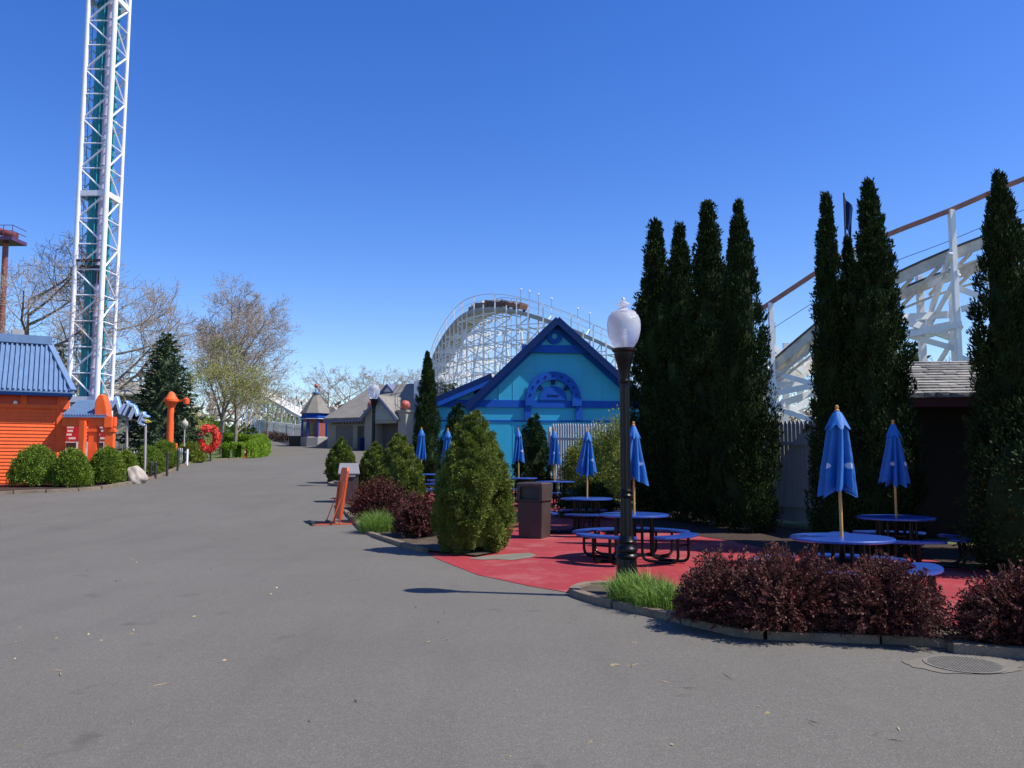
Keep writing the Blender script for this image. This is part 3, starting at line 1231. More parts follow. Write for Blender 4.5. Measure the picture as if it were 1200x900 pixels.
# straw and dead leaves scattered over the asphalt
r = rng_np(21)
n = 130
c = np.stack([r.uniform(-9, 5, n), r.uniform(4.6, 16, n), np.full(n, .016)], 1)
keep = np.array([not (p[0] > -1 and p[1] > 6.0 + (4 - p[0]) * .75) for p in c])
c = c[keep]
extra = []
for px, py in ((735, 783), (728, 781), (785, 803), (795, 808), (740, 780), (815, 818), (1035, 860), (1055, 860), (1060, 872), (70, 790), (60, 787), (50, 625), (697, 731), (943, 846), (860, 800)):
    p = gp(px, py)
    extra.append((p.x, p.y, .016))
c = np.concatenate([c, np.array(extra)])
n = len(c)
a = r.uniform(0, 6.28, n)
d = np.stack([np.cos(a), np.sin(a) * .6, r.uniform(.0, .10, n)], 1)
l_ = np.where(r.random(n) < .12, r.uniform(.08, .22, n), r.uniform(.015, .05, n))
l_[-15:] = r.uniform(.08, .20, 15)
wd_ = np.where(l_ > .07, .008, l_ * .5)
me = leaf_mesh('leaf_litter', c, d, l_, wd_, r)
o = link_mesh('leaf_litter', me, MATS['straw'])
tag(o, kind='stuff')
# ================================================================== vegetation


def plant(name, loc, label, cat, group=None):
    return empty(name, loc, label, cat, group)


def scaled(me, s):
    for v in me.vertices:
        v.co *= s
    return me


def cypress_mesh(seed, H=7.2, Rm=.62, nclump=640, per=62, low=.12, lean=.0):
    rg = rng_np(seed)
    ph = rg.random(4) * 6.28

    def prof(t):
        t = np.asarray(t, float)
        return Rm * np.clip(1 - t ** 2.3, 0, 1) * (.78 + .22 * np.clip(t / .18, 0, 1)) + .02
    t = rg.random(nclump) ** 1.05
    a = rg.random(nclump) * 6.28
    rr = prof(t) * (.72 + .34 * rg.random(nclump) ** 1.3) * (1 + .10 * np.sin(2 * a + ph[0] + 3 * t) + .07 * np.sin(3 * a - 9 * t + ph[1]) + .09 * np.sin(22 * t + a + ph[2]))
    z = low + t * (H - low)
    ctr = np.stack([rr * np.cos(a), rr * np.sin(a), z], 1)
    ax = nrm(np.stack([.28 * np.cos(a), .28 * np.sin(a), np.ones(nclump)], 1) + rg.normal(size=(nclump, 3)) * .12)
    k = (.55 + .45 * (1 - t))[:, None]
    rad = np.concatenate([.115 * k * (.7 + .6 * rg.random((nclump, 1))), .30 * k * (.7 + .6 * rg.random((nclump, 1)))], 1)
    P, D, L, W, ct = clump_leaves(rg, ctr, ax, rad, per, .082, .030, up=1.0, out=.45, jit=.30)
    # leading tip
    n2 = 260
    tz = rg.random(n2)
    tip = np.stack([rg.normal(size=n2) * .06 * (1 - tz), rg.normal(size=n2) * .06 * (1 - tz), H - .55 + .55 * tz], 1)
    P = np.concatenate([P, tip])
    D = np.concatenate([D, np.stack([rg.normal(size=n2) * .3, rg.normal(size=n2) * .3, np.ones(n2)], 1)])
    L = np.concatenate([L, np.full(n2, .10)])
    W = np.concatenate([W, np.full(n2, .03)])
    ct = np.concatenate([ct, rg.random(n2)])
    zs = np.linspace(.02, .97, 26)
    core = core_quads([(float(prof(x) * .64), float(low + x * (H - low))) for x in zs], 20, rg, .18, 2.5)
    return leaf_mesh('crown', P, D, L, W, rg, ct, .1, core)


def trunk_mesh(name, H, r0, r1=.02):
    mb = MB()
    mb.tube([(0, 0, -.1), (.01, .01, .15), (0, .02, H * .5), (0, 0, H)], [r0 * 1.3, r0, (r0 + r1) / 2, r1], 10)
    me = bpy.data.meshes.new(name)
    me.from_pydata(mb.v, [], mb.f)
    return me


CYP = 'tall narrow cypresses beside the patio'
cyp_crowns = [cypress_mesh(31, 7.2, .62), cypress_mesh(32, 7.2, .56), cypress_mesh(33, 7.2, .70, nclump=720)]
cyp_trunk = trunk_mesh('trunk', 6.2, .09)
for me in cyp_crowns:
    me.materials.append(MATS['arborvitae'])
cyp_trunk.materials.append(MATS['bark'])


def cypress(px, pytop, D, kind, wscale, turn, label, group=CYP, x=None):
    p = gat(px, D) if x is None else Vector((x, D, g(D)))
    ztop = at(px, pytop, D).z if x is None else p.z + pytop
    s = (ztop - p.z) / 7.32
    root = empty('cypress_tree', p, label, 'cypress', group)
    for nm, me, m in (('trunk', cyp_trunk, 'bark'), ('crown', cyp_crowns[kind], 'arborvitae')):
        o = bpy.data.objects.new(nm, me)
        COL.objects.link(o)
        o.parent = root
    root.scale = (s * wscale, s * wscale, s)
    root.rotation_euler.z = turn
    return root


cypress(772, 260, 21.6, 1, 1.22, .3, 'leftmost of the four dark cypresses right behind the near lamp post')
cypress(801, 262, 20.7, 0, 1.0, 1.9, 'shorter second cypress of the four dark ones behind the lamp post')
cypress(836, 237, 19.6, 1, 1.18, 3.3, 'third cypress from the lamp post, between two other dark ones')
cypress(873, 236, 18.4, 2, .88, 4.1, 'broad cypress with sunlit right edge beside the gap in the grey fence')
cypress(979, 228, 15.3, 1, .84, 5.0, 'cypress standing right of the grey fence gap, behind the nearest umbrella')
cypress(1003, 276, 15.9, 0, .75, .9, 'slim lower cypress squeezed between two taller ones, beside the thin flagpole')
cypress(1032, 212, 14.8, 2, 1.0, 2.4, 'tall cypress with lit right flank just left of the dark hut roof')
cypress(1190, 202, 12.6, 2, .98, 1.2, 'tall cypress covering the right end of the hut roof, at the right edge')
cypress(500, 412, 31.0, 2, 1.05, 2.2, 'lone narrow cypress at the left front corner of the blue building')
# the row goes on along the patio to the right of the view and shades it
for i, (x, D, h) in enumerate(((9.4, 11.9, 6.3), (10.8, 11.3, 6.6), (12.2, 10.9, 6.2), (13.7, 10.6, 6.6), (15.2, 10.2, 6.3))):
    cypress(0, h, D, i % 3, 1.25, i * 1.3, 'cypress in the continuing row along the right side of the patio', x=x)


for i, (x, D, h) in enumerate(((10.2, 14.0, 7.6), (11.7, 13.6, 8.2), (13.2, 13.2, 7.8), (14.8, 12.8, 8.0), (16.4, 12.4, 7.8))):  # unseen taller row, added to shade the hut wall and patio
    cypress(0, h, D, (i + 1) % 3, 1.55, i * 1.7 + .4, 'unseen cypress added on the right to shade the hut and patio', x=x)


def cone_spruce_mesh(seed, H=2.45, Rm=.70, nclump=520, per=60, leaf=.062):
    rg = rng_np(seed)
    ph = rg.random(5) * 6.28

    def prof(t):
        return Rm * np.interp(t, [0, .07, .19, .37, .51, .66, .78, .90, .96, 1], [.74, .82, .96, .97, .84, .66, .48, .26, .13, .02])
    sz = H / 2.45
    # puffs: short branch ends that each carry a dozen needle clumps
    npf = max(60, nclump // 9)
    k_ = np.arange(npf) + .5
    t = k_ / npf
    # more puffs where the crown is wide
    cum = np.cumsum(prof(np.linspace(0, 1, 400)) + .05)
    t = np.interp(t, cum / cum[-1], np.linspace(0, 1, 400))
    a = k_ * 2.39996 + rg.normal(size=npf) * .25
    rr = prof(t) * (.84 + .10 * rg.random(npf)) * (1 + .05 * np.sin(3 * a + ph[0]))
    pc = np.stack([rr * np.cos(a), rr * np.sin(a), .10 + t * (H - .16)], 1)
    pout = nrm(np.stack([np.cos(a), np.sin(a), .35 + .6 * t], 1))
    pr = .135 * sz * (.65 + .55 * rg.random(npf)) * (.55 + .45 * np.clip((1 - t) / .35, 0, 1))
    m_ = nclump // npf
    u = nrm(rg.normal(size=(npf * m_, 3)) + np.repeat(pout, m_, 0) * 1.0)
    ctr = np.repeat(pc, m_, 0) + u * (np.repeat(pr, m_) * (.7 + .35 * rg.random(npf * m_)))[:, None]
    ax = nrm(u + np.array([0, 0, .35]))
    rad = np.stack([np.repeat(pr, m_) * .42, np.repeat(pr, m_) * .58], 1)
    P, D, L, W, ct = clump_leaves(rg, ctr, ax, rad, per, leaf, leaf * .34, up=.6, out=.9, jit=.4, shell=.6)
    ct = ct * .6 + np.repeat(np.repeat(rg.random(npf), m_), per) * .4
    zs = np.linspace(0.0, .98, 20)
    core = core_quads([(float(prof(x) * .66), float(.12 + x * (H - .12) * .93)) for x in zs], 24, rg, .04, 4)
    return leaf_mesh('crown', P, D, L, W, rg, ct, .05, core)


CONE = 'rounded cone spruces along the patio beds'


def cone_spruce(loc, H, W, seed, label, nclump=520, per=60, leaf=.062):
    root = plant('cone_spruce', loc, label, 'shrub', CONE)
    link_mesh('crown', cone_spruce_mesh(seed, H, W / 2 * .96, nclump, per, leaf), MATS['spruce_green'], root)
    link_mesh('trunk', trunk_mesh('trunk', H * .8, .05), MATS['bark'], root)
    return root


p = gp(553, 652)
cone_spruce((p.x, p.y + .55, .02), 2.55, 1.36, 41, 'biggest cone spruce, bright green, at the edge of the red patio', 1500, 64, .050)
cone_spruce(gat(400, 33.6, .03), 1.86, 1.22, 42, 'small cone spruce standing alone on the far left of the patio beds', 620, 44, .07)
cone_spruce(gat(440, 26.5, .05), 1.80, 1.1, 43, 'darker cone spruce behind the yellowish one, at the foot of the far lamp post', 620, 44, .07)
cone_spruce(gat(468, 23.0, .05), 2.15, 1.38, 44, 'yellowish green cone spruce behind the purple barberry bed', 800, 50, .062)


def bush_mesh(seed, sx, sy, sz, nclump, per, leaf, lw=.5, lumps=.12, base=.1, up=.6, crf=.20):
    """rounded bush, flattened at the bottom"""
    rg = rng_np(seed)
    ph = rg.random(4) * 6.28
    u = nrm(rg.normal(size=(nclump, 3)))
    u[:, 2] = np.abs(u[:, 2]) * 1.25 - .25
    a = np.arctan2(u[:, 1], u[:, 0])
    q = .84 + .18 * rg.random(nclump) + lumps * np.sin(3 * a + ph[0] + 2 * u[:, 2]) * .6 + lumps * np.sin(5 * a + ph[1] - 3 * u[:, 2]) * .5
    ctr = u * q[:, None] * np.array([sx, sy, sz * .8]) + np.array([0, 0, base + sz * .22])
    ax = nrm(u + np.array([0, 0, up]) + rg.normal(size=(nclump, 3)) * .3)
    cr = (sx + sy + sz) / 3 * crf
    rad = np.concatenate([cr * (.6 + .7 * rg.random((nclump, 1))), cr * 1.2 * (.6 + .7 * rg.random((nclump, 1)))], 1)
    P, D, L, W, ct = clump_leaves(rg, ctr, ax, rad, per, leaf, leaf * lw, up=up, out=.8, jit=.55)
    th = np.linspace(-.25, 1.5, 12)
    core = core_quads([(float(max(.01, .80 * math.cos(x))), float(base + sz * .22 + .62 * sz * math.sin(x))) for x in th], 20, rg, .15, 3, sx=sx, sy=sy)
    return leaf_mesh('foliage', P, D, L, W, rg, ct, .1, core)


def stems_mesh(seed, n, spread, h, r=.012):
    rg = rng_np(seed)
    a = rg.random(n) * 6.28
    q = rg.random(n)
    p0 = np.stack([.25 * spread * q * np.cos(a), .25 * spread * q * np.sin(a), np.full(n, -.02)], 1)
    p1 = np.stack([.8 * spread * q * np.cos(a), .8 * spread * q * np.sin(a), h * (.6 + .4 * rg.random(n))], 1)
    return segs_mesh('stem', p0, p1, np.full(n, r), np.full(n, r * .4), 5)


def bush(name, loc, w, d, h, seed, mname, label, cat='bush', group=None, nclump=260, per=36, leaf=.07, lw=.5, base=.08, stems=9, crf=.20, lumps=.12):
    root = plant(name, loc, label, cat, group)
    link_mesh('foliage', bush_mesh(seed, w / 2, d / 2, h, nclump, per, leaf, lw, base=base, crf=crf, lumps=lumps), MATS[mname], root)
    link_mesh('stem', stems_mesh(seed + 500, stems, w / 2, h * .8), MATS['bark'], root)
    return root


HED = 'clipped round green bushes along the left kerb'
for i, (px, py, wpx, hpx, lab) in enumerate((
        (29, 571, 58, 50, 'widest clipped bush, in front of the orange clapboard wall, leftmost'),
        (75, 571, 44, 45, 'clipped bush between the two orange posts of the hut corner'),
        (117, 568, 42, 44, 'clipped bush in front of the red and white posters'),
        (141, 565, 30, 38, 'narrow clipped bush touching the pale boulder on its left'),
        (167, 556, 38, 34, 'clipped bush just behind the pale boulder, on its right'),
        (187, 549, 36, 34, 'clipped bush among the thin black posts'),
        (192, 541, 40, 27, 'low spreading bush at the foot of the tall orange column'))):
    p = gp(px, py, .05)
    k = p.y / FPX
    bush('clipped_bush', p + Vector((0, wpx * k * .35, 0)), wpx * k * .95, wpx * k * .85, hpx * k * .88, 60 + i, 'hedge_green', lab, group=HED, nclump=520, per=26, leaf=.065, lw=.6, crf=.12, lumps=.04)


def barberry(loc, w, d, h, seed, label, nsprig, per=32, leaf=.029, group='purple red barberry bushes'):
    """loose mound of arching thorny sprigs carrying small red leaves"""
    rg = rng_np(seed)
    root = plant('barberry_bush', loc, label, 'bush', group)
    u = nrm(rg.normal(size=(nsprig, 3)))
    u[:, 2] = np.abs(u[:, 2]) ** .8
    u = nrm(u)
    a = np.arctan2(u[:, 1], u[:, 0])
    lump = 1 + .12 * np.sin(3 * a + seed) + .10 * np.sin(5 * a + 2 * seed) * (1 - u[:, 2])
    ln = (.55 + .50 * rg.random(nsprig) ** .6) * lump
    tip = u * ln[:, None] * np.array([w / 2, d / 2, h]) + np.array([0, 0, .05])
    base = tip * (.25 + .2 * rg.random((nsprig, 1)))
    base[:, 2] *= .8
    midp = (base + tip) / 2 + np.stack([np.zeros(nsprig), np.zeros(nsprig), .10 * h + .05 * rg.random(nsprig)], 1)
    tip[:, 2] -= .04 * rg.random(nsprig)
    t = rg.random((nsprig, per)) ** .75
    t = t[:, :, None]
    B, Mi, T = base[:, None], midp[:, None], tip[:, None]
    P = (1 - t) ** 2 * B + 2 * t * (1 - t) * Mi + t * t * T
    tan = nrm((2 * (1 - t) * (Mi - B) + 2 * t * (T - Mi)).reshape(-1, 3))
    P = P.reshape(-1, 3) + rg.normal(size=(nsprig * per, 3)) * .008
    D = tan * .6 + rg.normal(size=P.shape) * .75 + np.array([0, 0, .25])
    ct = np.repeat(rg.random(nsprig), per) * .5 + rg.random(nsprig * per) * .5
    L = leaf * (.6 + .8 * rg.random(len(P)))
    link_mesh('foliage', leaf_mesh('foliage', P, D, L, L * .55, rg, ct, .15), MATS['barberry'], root)
    p0 = np.concatenate([base * .15, base, midp * .5 + base * .25 + tip * .25])
    p1 = np.concatenate([base, midp * .5 + base * .25 + tip * .25, tip])
    n = nsprig
    link_mesh('stem', segs_mesh('stem', p0, p1, np.concatenate([np.full(n, .006), np.full(n, .004), np.full(n, .003)]),
                                np.concatenate([np.full(n, .004), np.full(n, .003), np.full(n, .0015)]), 3), MATS['stem_red'], root)
    return root


barberry(gat(846, 8.3, .05), 1.15, 1.05, .66, 71, 'barberry bush at the left end of the front row, beside the grass tuft', 1100)
barberry(gat(920, 8.0, .05), 1.45, 1.2, .72, 72, 'tallest barberry bush, in the middle of the front row under the nearest umbrella', 1900)
barberry(gat(1030, 7.75, .05), 1.15, 1.1, .66, 73, 'barberry bush at the right end of the front row, beside the open red gap', 1500)
barberry(gat(1185, 7.35, .05), 1.15, 1.0, .60, 74, 'dark barberry bush across the red gap, cut by the right edge', 1400)
barberry(gat(447, 20.5, .05), 1.55, 1.4, 1.0, 75, 'purple barberry bush behind the orange sign stand', 1000, leaf=.045)
barberry(gat(492, 17.3, .05), 1.3, 1.3, .85, 76, 'thin brownish barberry bush left of the biggest cone spruce', 800, leaf=.042)


def grass_tuft(loc, rx, ry, h, n, seed, label, group='clumps of long green grass'):
    rg = rng_np(seed)
    a = rg.random(n) * 6.28
    q = np.sqrt(rg.random(n))
    c = np.stack([rx * q * np.cos(a), ry * q * np.sin(a), np.full(n, -.01)], 1)
    lean = np.stack([np.cos(a) * q * .35, np.sin(a) * q * .35, np.zeros(n)], 1) + rg.normal(size=(n, 3)) * np.array([.32, .32, .0])
    hh = h * (.35 + .75 * rg.random(n)) * (1 - .35 * q ** 2)
    V = []
    s = nrm(np.cross(lean + np.array([0, 0, .01]), np.array([[0, 0, 1.]])) + rg.normal(size=(n, 3)) * .3) * .0055
    s[:, 2] = 0
    up = np.array([0, 0, 1.])
    p1 = c + lean * hh[:, None] * .25 + up * hh[:, None] * .55
    p2 = c + lean * hh[:, None] * .9 + up * hh[:, None] * (.95 - .35 * (np.linalg.norm(lean, axis=1)[:, None]))
    Q1 = np.stack([c - s, c + s, p1 + s * .8, p1 - s * .8], 1)
    Q2 = np.stack([p1 - s * .8, p1 + s * .8, p2 + s * .1, p2 - s * .1], 1)
    me = leaf_mesh('grass', c[:1], np.array([[0, 0, 1.]]), .1, .006, rg, None, 0, np.concatenate([Q1, Q2]))
    tt = rg.random(n)
    me.attributes['tint'].data.foreach_set('value', np.concatenate([[.5], tt, tt]).astype(np.float32))
    o = link_mesh('grass_tuft', me, MATS['grass_blade'])
    o.location = loc
    return tag(o, label, 'grass', group)


p = gat(748, 9.55, .05)
grass_tuft(p, .36, .34, .46, 1900, 81, 'tuft of long bright grass round the foot of the near lamp post')
grass_tuft(gat(443, 18.3, .05), .40, .42, .60, 1300, 82, 'tuft of long grass below the purple barberry, next to the kerb')
grass_tuft(gat(775, 9.1, .05), .34, .22, .40, 900, 83, 'small pale grass tuft between the lamp post and the first barberry bush')

# shrubs before the blue building
cone2 = [(535, 470, 29.0, .92, 'young arborvitae between the lone cypress and the blue building'),
         (625, 484, 27.5, 1.1, 'rounded arborvitae in front of the blue wall, behind a slim umbrella')]
for i, (px, pt, D, w_, lab) in enumerate(cone2):
    p = gat(px, D)
    H = at(px, pt, D).z - p.z
    root = plant('arborvitae_shrub', p, lab, 'shrub', 'young arborvitae before the blue building')
    me = cone_spruce_mesh(90 + i, H, w_ / 2, 600, 44, .07)
    link_mesh('crown', me, MATS['arborvitae'], root)
    link_mesh('trunk', trunk_mesh('trunk', H * .8, .06), MATS['bark'], root)
for i, (px, D, w_, h, lab) in enumerate(((724, 24.5, 2.0, 2.35, 'large yellow green bush beside the picket fence, left of the lamp post'),
                                         (686, 26.8, 1.5, 1.75, 'lower yellow green bush pressed against the white picket fence'))):
    bush('flowering_bush', gat(px, D), w_, 1.3, h, 95 + i, 'yellow_bush', lab, group='yellow green bushes by the fence', nclump=330, per=34, leaf=.075, lw=.4)
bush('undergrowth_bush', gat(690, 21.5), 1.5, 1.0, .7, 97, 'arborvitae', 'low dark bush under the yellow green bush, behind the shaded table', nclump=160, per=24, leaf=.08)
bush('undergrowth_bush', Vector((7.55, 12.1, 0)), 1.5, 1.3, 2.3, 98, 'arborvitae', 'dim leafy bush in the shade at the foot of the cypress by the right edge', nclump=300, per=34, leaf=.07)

# bright hedge on the lawn island: two clipped runs
def hedge(pts, w_, h, seed, label):
    rg = rng_np(seed)
    o0 = Vector(pts[0])
    root = plant('clipped_hedge', (o0.x, o0.y, g(o0.y)), label, 'hedge', 'bright clipped hedges on the lawn island')
    line = smooth_line([(p[0], p[1], 0) for p in pts], .3)
    n = 2600
    idx = rg.integers(0, len(line) - 1, n)
    tt = rg.random(n)
    A = np.array([tuple(v) for v in line])
    base = A[idx] * (1 - tt[:, None]) + A[idx + 1] * tt[:, None]
    d = nrm(A[idx + 1] - A[idx])
    s = np.stack([-d[:, 1], d[:, 0], np.zeros(n)], 1)
    ang = rg.random(n) * PI * 1.3 - .15 * PI
    prof = np.stack([np.cos(ang), np.sin(ang)], 1)
    prof = np.sign(prof) * np.abs(prof) ** .5
    gz = np.array([g(y) for y in base[:, 1]])
    ctr = base + s * (prof[:, :1] * w_ / 2)
    ctr[:, 2] = gz + .12 * h + np.clip(prof[:, 1], -.1, 1) * h * .85
    ax = nrm(s * prof[:, :1] + np.array([0, 0, 1.]) * np.maximum(prof[:, 1:], .1))
    P, D, L, W, ct = clump_leaves(rg, ctr, ax, np.full((n, 2), .13), 10, .11, .07, up=.5, out=.8, jit=.6)
    off = np.array([root.location.x, root.location.y, root.location.z])
    qs = []
    for a, b in zip(line, line[1:]):
        dd = (b - a).normalized()
        ss = Vector((-dd.y, dd.x, 0)) * w_ * .42
        za, zb = g(a.y), g(b.y)
        c4 = [(a + ss, za), (a - ss, za), (b - ss, zb), (b + ss, zb)]
        T = [Vector((q.x, q.y, z + h * .88)) for q, z in c4]
        Bm = [Vector((q.x, q.y, z + .05)) for q, z in c4]
        qs += [T, [Bm[0], T[0], T[3], Bm[3]], [Bm[1], Bm[2], T[2], T[1]]]
    qs += [[Bm[2], Bm[3], T[3], T[2]]]
    E = np.array([[tuple(v) for v in q] for q in qs]) - off
    link_mesh('foliage', leaf_mesh('foliage', P - off, D, L, W, rg, ct, .1, E), MATS['bright_hedge'], root)
    return root


def pxl(px, D):
    q = gat(px, D)
    return (q.x, q.y)


hedge([pxl(267, 63), pxl(280, 62.2), pxl(294, 63.5), pxl(303, 67), pxl(306, 74), pxl(303, 84)], 1.3, 1.15, 101, 'bright green clipped hedge curving along the road behind the hydrant')
hedge([pxl(258, 80), pxl(272, 80), pxl(286, 77), pxl(296, 76)], 1.3, 1.3, 102, 'bright green clipped hedge sloping down behind the red flower ring')


# ---------------------------------------------------------------- bare deciduous trees
def bare_tree_data(seed, H, spread, levels=(7, 6, 5, 4), trunk_h=.25, r0=.28, upw=.55, budded=False, droop=0.0):
    rr = random.Random(seed)
    T0, T1, TR0, TR1 = [], [], [], []
    C0, C1, CR0, CR1 = [], [], [], []
    tips = []

    def grow(p, d, length, r, lvl):
        segs = 4 if lvl < 2 else 3
        q = p
        pts = [p]
        for i in range(segs):
            j = (.05, .11, .2, .28, .34, .36)[min(lvl, 5)]
            d = (d + Vector((rr.gauss(0, j), rr.gauss(0, j), rr.gauss(0, j * .7) + (.10 - droop) * (1 if lvl > 0 else 0)))).normalized()
            q2 = q + d * (length / segs)
            tp_ = .90 if lvl == 0 else .62
            ra = r * (1 - tp_ * i / segs)
            rb = r * (1 - tp_ * (i + 1) / segs)
            if lvl < 2:
                T0.append(q); T1.append(q2); TR0.append(ra); TR1.append(rb)
            else:
                C0.append(q); C1.append(q2); CR0.append(ra); CR1.append(rb)
            q = q2
            pts.append(q)
        if lvl < len(levels):
            n = levels[lvl]
            for k in range(n):
                t = (.35 if lvl > 0 else trunk_h / .8) + (1 - (.35 if lvl > 0 else trunk_h / .8)) * (k + rr.random()) / n
                f = min(t, .999) * segs
                i = int(f)
                s = pts[i].lerp(pts[i + 1], f - i)
                ax = Vector((rr.gauss(0, 1), rr.gauss(0, 1), rr.gauss(0, .6)))
                side = (ax - d * ax.dot(d)).normalized()
                u = upw if lvl == 0 else .5
                nd = (d * u + side * (.75 if lvl else spread)).normalized()
                ln = length * (.62 if lvl else .60) * (1.1 - .45 * t) * rr.uniform(.8, 1.2)
                grow(s, nd, ln, r * (.42 if lvl == 0 else .5) * (1.15 - .5 * t), lvl + 1)
        else:
            tips.append((q, d))
    grow(Vector((0, 0, -.2)), Vector((0, 0, 1)), H * .80, r0, 0)
    return (T0, T1, TR0, TR1), (C0, C1, CR0, CR1), tips


TREEC = {}


def bare_tree(loc, H, seed, label, name='bare_tree', cat='tree', group=None, key=None, scale=1.0, turn=0.0, twigmat='twig', barkmat='bark_grey', buds=0, budfun=None, minr=.006, **kw):
    root = plant(name, loc, label, cat, group)
    if key is not None and key in TREEC:
        meshes = TREEC[key]
    else:
        T, C, tips = bare_tree_data(seed, H, kw.pop('spread', .8), **kw)
        tm = segs_mesh('trunk', [tuple(v) for v in T[0]], [tuple(v) for v in T[1]], T[2], T[3], 8)
        tm.materials.append(MATS[barkmat])
        rg = rng_np(seed)
        c0 = np.array([tuple(v) for v in C[0]]); c1 = np.array([tuple(v) for v in C[1]])
        cm = segs_mesh('crown', c0, c1, np.maximum(C[2], minr), np.maximum(np.array(C[3]) * .9, minr * .6), 3)
        cm.materials.append(MATS[twigmat])
        meshes = [('trunk', tm), ('crown', cm)]
        if buds:
            tp = np.array([tuple(t[0]) for t in tips])
            if budfun is not None:
                tp = tp[budfun(tp)]
            idx = rg.integers(0, len(tp), buds)
            P = tp[idx] + rg.normal(size=(buds, 3)) * .22
            lm = leaf_mesh('young_leaves', P, rg.normal(size=(buds, 3)) + np.array([0, 0, -.2]), .13 * (.6 + .8 * rg.random(buds)), .07, rg)
            lm.materials.append(MATS['bud_leaf'])
            meshes.append(('young_leaves', lm))
        if key is not None:
            TREEC[key] = meshes
    for nm, me in meshes:
        o = bpy.data.objects.new(nm, me)
        COL.objects.link(o)
        o.parent = root
    root.scale = (scale, scale, scale)
    root.rotation_euler.z = turn
    return root


BT = 'bare spring trees'
bare_tree(gat(28, 52), 13.4, 111, 'big bare tree behind the orange hut, left of the drop tower', group=BT, spread=1.2, r0=.32, trunk_h=.18, levels=(11, 9, 7, 5), minr=.015)
bare_tree(gat(118, 66), 15.5, 112, 'wide bare tree behind the drop tower, long limbs reaching right', group=BT, spread=1.3, r0=.34, trunk_h=.2, upw=.3, levels=(11, 9, 7, 5), minr=.015)
bare_tree(gat(256, 82), 14.0, 113, 'tall bare tree whose crown tops the road bend', group=BT, spread=.62, upw=.75, r0=.30, trunk_h=.16, levels=(13, 9, 7, 5), minr=.018)
bare_tree(gat(275, 72), 11.8, 114, 'bare tree with pale trunk rising from the bright hedge', group=BT, spread=.62, upw=.75, r0=.20, trunk_h=.14, levels=(13, 9, 7, 4), minr=.014)
# budding small tree with weeping young leaves
bare_tree(gat(258, 69), 8.8, 115, 'small budding tree with pale yellow green leaves left of the hedge tree', name='budding_tree', spread=.8, r0=.14, trunk_h=.2,
          levels=(8, 6, 5, 3), buds=11000, minr=.007, twigmat='twig', droop=.06)
bare_tree(gat(312, 92), 9, 116, 'thin low bare tree before the far coaster ramp', group=BT, spread=.9, r0=.14, levels=(7, 6, 4, 3), minr=.012)
FT = 'bare trees on the skyline behind the tan building'
for i, (px, D, pt, s) in enumerate(((385, 130, 432, 1), (405, 140, 430, 1.1), (428, 128, 436, 1), (448, 132, 430, 1.1), (468, 126, 436, 1), (489, 135, 436, 1), (345, 150, 452, 1), (330, 165, 458, 1))):
    p = gat(px, D)
    H = at(px, pt, D).z - p.z
    bare_tree(p, 11, 120 + i % 3, ('slim', 'rounded', 'broad', 'dense', 'low', 'leaning', 'faint', 'hazy')[i] + ' bare tree ' + (
        'left of the tan roof, right of the red finial', 'over the left slope of the tan roof', 'behind the middle of the tan roof', 'behind the far lamp globe', 'over the small white dormer',
        'just left of the lone cypress top', 'left of the turret roof', 'above the far end of the picket fence')[i],
        group=FT, key='far%d' % (i % 3), scale=H / 11, turn=i * 1.1, spread=.9, r0=.22, levels=(8, 6, 5, 3), trunk_h=.12, minr=.02)


for i, (px, D, pt) in enumerate(((130, 120, 440), (158, 135, 452), (176, 125, 446), (212, 140, 448), (226, 122, 455), (244, 130, 440), (262, 145, 450), (296, 150, 446), (312, 160, 455), (362, 155, 452), (508, 140, 440), (940, 80, 440), (1090, 90, 415), (1130, 85, 418))):
    p = gat(px, D)
    H = at(px, pt, D).z - p.z
    bare_tree(p, 11, 120 + i % 3, ('bare tree far behind the drop tower foot', 'bare tree far behind the cream roof', 'bare tree far behind the spruce, on its left side', 'bare tree far behind the spruce, on its right side', 'low far tree right above the small globe lamp',
        'far tree right above the flower ring', 'far tree behind the budding tree', 'far tree seen through the hedge tree, on its right', 'far tree above the upper end of the coaster ramp', 'far tree between turret and coaster ramp',
        'far tree just right of the lone cypress', 'far tree in the gap between the cypress groups', 'far bare tree beside the pine above the hut roof', 'far bare tree under the coaster, over the hut roof')[i],
        group='far trees on the skyline', key='far%d' % (i % 3), scale=H / 11, turn=i * 1.7 + .5, spread=.9, r0=.22, levels=(8, 6, 5, 3), trunk_h=.12, minr=.02)
# a scrubby wood that closes the view along the hill
rg = rng_np(170)
n = 5200
xx = rg.uniform(-120, 60, n)
yy = 128 + rg.random(n) * 22 + np.abs(xx + 30) * .1
hh = (2.2 + 1.6 * np.sin(xx * .35) + 1.0 * np.sin(xx * .9 + 1)) * .9 + 2.0
zz = np.array([g(v) for v in yy]) + rg.random(n) ** .8 * hh
c = np.stack([xx, yy, zz], 1)
me = leaf_mesh('scrub_wood', c, rg.normal(size=(n, 3)) + np.array([0, 0, .6]), 1.5, .55, rg)
o = link_mesh('scrub_wood', me, MATS['twig'])
tag(o, kind='stuff')
n = 2600
xx = rg.uniform(-70, 30, n)
yy = 118 + rg.random(n) * 8
zz = np.array([g(v) for v in yy]) + rg.random(n) * (1.4 + .8 * np.sin(xx * .5))
me = leaf_mesh('undergrowth', np.stack([xx, yy, zz], 1), rg.normal(size=(n, 3)) + np.array([0, 0, .5]), 1.0, .5, rg)
o = link_mesh('undergrowth', me, MATS['hedge_green'])
tag(o, kind='stuff')


